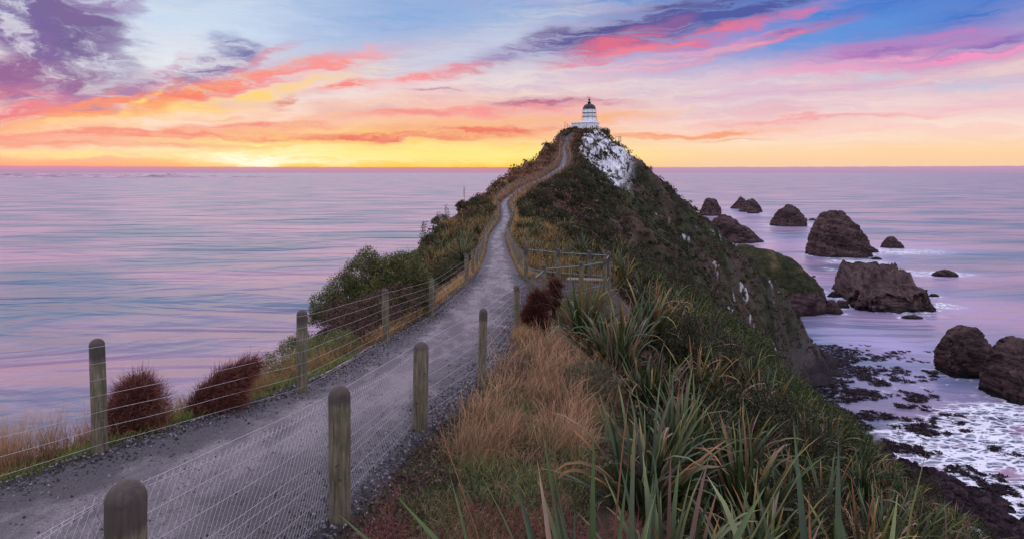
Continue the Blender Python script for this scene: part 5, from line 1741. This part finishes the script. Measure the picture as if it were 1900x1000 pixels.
def dead_bush(label, org, lobes, n, seed, wind=(0, 0), ln=(0.10, 0.22), wd=0.005, dk=1.0):
    rs = np.random.RandomState(seed)
    g = H1(org[0], org[1])
    t = empty('dead_bush', (org[0], org[1], g), label, 'bush')
    lob = np.array(lobes, float)
    w = lob[:, 3] ** 2; w /= w.sum()
    i = rs.choice(len(lob), n, p=w)
    d = rs.normal(size=(n, 3)); d[:, 2] = np.abs(d[:, 2]) * 1.1 - 0.25; d /= np.linalg.norm(d, axis=1)[:, None]
    rad = 0.30 + 0.55 * rs.rand(n) ** 0.5 + 0.30 * fbm(d[:, 0] * 2.6 + i, d[:, 1] * 2.6, d[:, 2] * 2.6, 3)
    P = lob[i, :3] + d * (lob[i, 3] * rad)[:, None] * A3(1, 1, 1.1)
    dd = d + 0.55 * rs.normal(size=(n, 3)) + A3(wind[0], wind[1], 0.25)
    dd /= np.linalg.norm(dd, axis=1)[:, None]
    phi = np.arctan2(dd[:, 1], dd[:, 0]); th = np.arccos(np.clip(dd[:, 2], -1, 1))
    V, F, C = blades(P, phi, th, rs.normal(0, 0.5, n), ln[0] + (ln[1] - ln[0]) * rs.rand(n), np.full(n, wd), 3, tw=rs.rand(n) * 3,
                     c0=colors(rs, n, (0.06, 0.024, 0.024), (0.10, 0.04, 0.035)), c1=colors(rs, n, (0.36, 0.11, 0.08), (0.46, 0.20, 0.13), (0.20, 0.06, 0.05)), w0=1, taper=0.6)
    C = C * dk
    q = rs.randint(0, n, 110)
    V2, F2, C2 = blades(P[q], phi[q], th[q], rs.normal(0.2, 0.5, 110), 0.22 + 0.2 * rs.rand(110), np.full(110, wd * 0.9), 4, c0=np.tile(A3(0.12, 0.07, 0.06), (110, 1)), c1=colors(rs, 110, (0.30, 0.18, 0.14), (0.2, 0.10, 0.08)), w0=1, taper=0.6)
    mesh_obj('twigs', np.concatenate([V, V2]), np.concatenate([F, F2 + len(V)]), M_TWIG, t, col=np.concatenate([C, C2]))
    mb = MB()
    for L_ in lob:
        for q in range(6):
            e = L_[:3] + rs.normal(0, 0.3, 3) * L_[3]
            mb.tube([A3(rs.normal(0, 0.05), rs.normal(0, 0.05), -0.08), L_[:3] * 0.5 + rs.normal(0, 0.05, 3), e], [0.014, 0.01, 0.004], 5, (0.06, 0.035, 0.03))
    mb.build('stem', M_TWIG, t)


dead_bush('dome shaped dead brown bush right behind the leftmost post', (-4.68, 8.05), [(0, 0, 0.36, 0.34), (0.05, 0, 0.12, 0.33), (0.02, 0, 0.50, 0.24), (-0.1, 0, 0.2, 0.3)], 8500, 401)
dead_bush('windswept dead red brown bush leaning right, between the first two left posts', (-4.12, 8.8),
          [(-0.05, 0, 0.08, 0.28), (0.08, 0, 0.22, 0.29), (0.24, 0.02, 0.36, 0.27), (0.40, 0.04, 0.48, 0.22), (0.54, 0.05, 0.60, 0.13), (0.25, 0.0, 0.15, 0.25)], 9500, 402, wind=(1.2, 0.0))
dead_bush('dark dead bush against the post at the turn of the near fence', (0.55, 15.5), [(0, 0, 0.4, 0.34), (0.1, 0, 0.75, 0.26), (0.0, 0, 0.15, 0.34)], 6500, 403, wd=0.009, dk=0.5)
dead_bush('small dark dead bush in front of the lookout rails', (1.15, 18.0), [(0, 0, 0.55, 0.24), (0.0, 0, 0.25, 0.24), (0.05, 0, 0.85, 0.18)], 3500, 404, wd=0.009, dk=0.5)

for k, (x, y, r, lb) in enumerate([(16.2, 179.5, 0.9, 'dark bush on the hump left of the small white wall'), (17.4, 179.0, 0.9, 'dark bush between the small white wall and the lighthouse'),
                                    (19.6, 184.5, 0.7, 'dark bush against the front of the lighthouse building'), (26.3, 183.0, 1.1, 'dark bush at the right foot of the lighthouse'),
                                    (15.0, 180.5, 0.8, 'dark bush on the left rim of the lighthouse hump')]):
    shrub('dark_bush', lb, 'bush', (x, y), [(0, 0, r * 0.4, r), (r * 0.7, 0.2, r * 0.3, r * 0.7), (-r * 0.6, 0, r * 0.2, r * 0.7)], 1500, 0.17,
          [(0.04, 0.045, 0.022), (0.07, 0.055, 0.035)], 420 + k, stems=False)
for k, (px, py, y, r, lb) in enumerate([(1062, 316, 118, 1.5, 'rounded green shrub right of the path below the white cliff'), (1030, 335, 100, 1.6, 'dark shrub right of the path where it bends to climb'),
                                        (1000, 352, 88, 1.4, 'dark shrub at the inner bend of the path'), (1085, 330, 112, 1.4, 'dark shrub below the left foot of the white cliff')]):
    x = (px - CXP) / F_PX * y
    shrub('ridge_shrub', lb, 'shrub', (x, y), [(0, 0, 0.2 * r, r), (r * 0.8, 0.3, 0.1 * r, r * 0.75), (-r * 0.7, -0.2, 0.0, r * 0.7)], 2600, 0.13, [(0.05, 0.055, 0.025), (0.08, 0.07, 0.035), (0.035, 0.04, 0.02)], 440 + k, stems=False)

k = 0
spots = []
rs2 = np.random.RandomState(91)
NAMES = ['rounded dark green shrub crowded by flax on the steep slope right of the path']
for _ in range(4000):
    y = 6.5 * math.exp(rs2.rand() * math.log(62 / 6.5))
    cx, _z = cols_at(np.array([y]))
    x = cx[0, 5] + 0.3 + rs2.rand() * 0.6 * y
    if y < 14 and x < 2.2 + 0.08 * y or abs(y - 22.5) < 4.6 and x < 4.8 or x / y > 0.8: continue
    if any((x - a) ** 2 + (y - b) ** 2 < (0.75 + 0.075 * y) ** 2 for a, b in spots): continue
    spots.append((x, y))
    r = rs2.uniform(0.30, 0.72) * (1 + 0.035 * y)
    shrub('slope_shrub', NAMES[0], 'shrub', (x, y), [(0, 0, r * 0.45, r), (r * 0.8, r * 0.3, r * 0.3, r * 0.7), (-r * 0.6, r * 0.4, r * 0.5, r * 0.65), (0.1 * r, -r * 0.5, 0.1 * r, r * 0.7)],
          3600, 0.018 + 0.0026 * y, [[(0.04, 0.062, 0.016), (0.018, 0.032, 0.010), (0.085, 0.115, 0.032)], [(0.03, 0.034, 0.016), (0.016, 0.02, 0.009), (0.075, 0.065, 0.034)], [(0.05, 0.035, 0.025), (0.03, 0.028, 0.016), (0.07, 0.07, 0.03)]][len(spots) % 3], 500 + len(spots), stems=False)['group'] = 'shrubs among the flax on the steep slope'
    if len(spots) >= 55: break
left = []
for _ in range(900):
    y = rs2.uniform(27, 86)
    cx, _z = cols_at(np.array([y]))
    x = cx[0, 3] - 1.0 - rs2.rand() * 4.0
    if any((x - a) ** 2 + (y - b) ** 2 < 2.2 for a, b in left): continue
    left.append((x, y))
    r = rs2.uniform(0.45, 0.8)
    shrub('bank_shrub', 'dark brown green shrub on the left bank between the olive shrubs and the crest', 'shrub', (x, y), [(0, 0, r * 0.3, r), (r * 0.7, 0.2, r * 0.2, r * 0.7), (-r * 0.6, -0.1, r * 0.2, r * 0.7)],
          1700, 0.05 + 0.0012 * y, [(0.055, 0.06, 0.025), (0.08, 0.065, 0.035), (0.035, 0.04, 0.018)], 560 + len(left), stems=False)['group'] = 'dark shrubs on the left bank'
    if len(left) >= 42: break

ridge = []
for _ in range(900):
    y = rs2.uniform(42, 120)
    cx, _z = cols_at(np.array([y]))
    x = cx[0, 4] + 1.3 + rs2.rand() * 5.0
    if any((x - a) ** 2 + (y - b) ** 2 < 5.0 for a, b in ridge): continue
    ridge.append((x, y))
    r = rs2.uniform(0.55, 1.0)
    shrub('bank_shrub', 'dark wind clipped shrub on the right bank of the path above the cliff', 'shrub', (x, y), [(0, 0, r * 0.2, r), (r * 0.7, 0.2, r * 0.1, r * 0.7), (-r * 0.6, -0.1, r * 0.1, r * 0.7)],
          1700, 0.06 + 0.0012 * y, [(0.045, 0.05, 0.02), (0.07, 0.055, 0.03), (0.025, 0.03, 0.014)], 600 + len(ridge), stems=False)['group'] = 'dark shrubs on the right bank above the cliff'
    if len(ridge) >= 30: break


def fog_bank():
    """low sea fog lying on the far horizon at the left"""
    xs = np.linspace(-8600, -3300, 420)
    u = np.linspace(0, 1, 14)
    env = sst(xs, -8600, -8300) * (1 - sst(xs, -5200, -3300) * 0.75)
    hgt = (16 + 46 * np.clip(0.35 + fbm(xs / 260, xs * 0, 3, 5, 0.6), 0, 1.6)) * env
    X = np.repeat(xs[:, None], 14, 1)
    Y = 9000 + (u - 0.5)[None, :] * 900 + 80 * fbm(X / 200, u[None, :] * 4, 7, 3)
    Z = SEA - 1 + np.sin(np.pi * u)[None, :] ** 0.6 * hgt[:, None] * (1 + 0.25 * fbm(X / 70, u[None, :] * 6, 1, 4))
    m, T, b = new_mat('sea_fog')
    b.inputs['Base Color'].default_value = (0.66, 0.48, 0.55, 1)
    b.inputs['Roughness'].default_value = 1.0
    b.inputs['Specular IOR Level'].default_value = 0.0
    tr = T.node('ShaderNodeBsdfTransparent')
    mx = T.node('ShaderNodeMixShader')
    geo = T.node('ShaderNodeNewGeometry').outputs['Position']
    T.put(mx.inputs[0], T.mapr(T.noise(T.mapping(geo, scale=(0.003, 0.003, 0.03)), 1.0, 5, 0.6), 0.35, 0.65, 0.1, 0.7))
    T.l.new(tr.outputs[0], mx.inputs[1]); T.l.new(b.outputs[0], mx.inputs[2])
    T.l.new(mx.outputs[0], T.n['Material Output'].inputs[0])
    o = mesh_obj('fog_bank', np.stack([X, Y, Z], -1).reshape(-1, 3), grid_faces(420, 14), m)
    tag(o, 'low bank of pinkish sea fog along the far left horizon', 'fog', kind='stuff')


fog_bank()
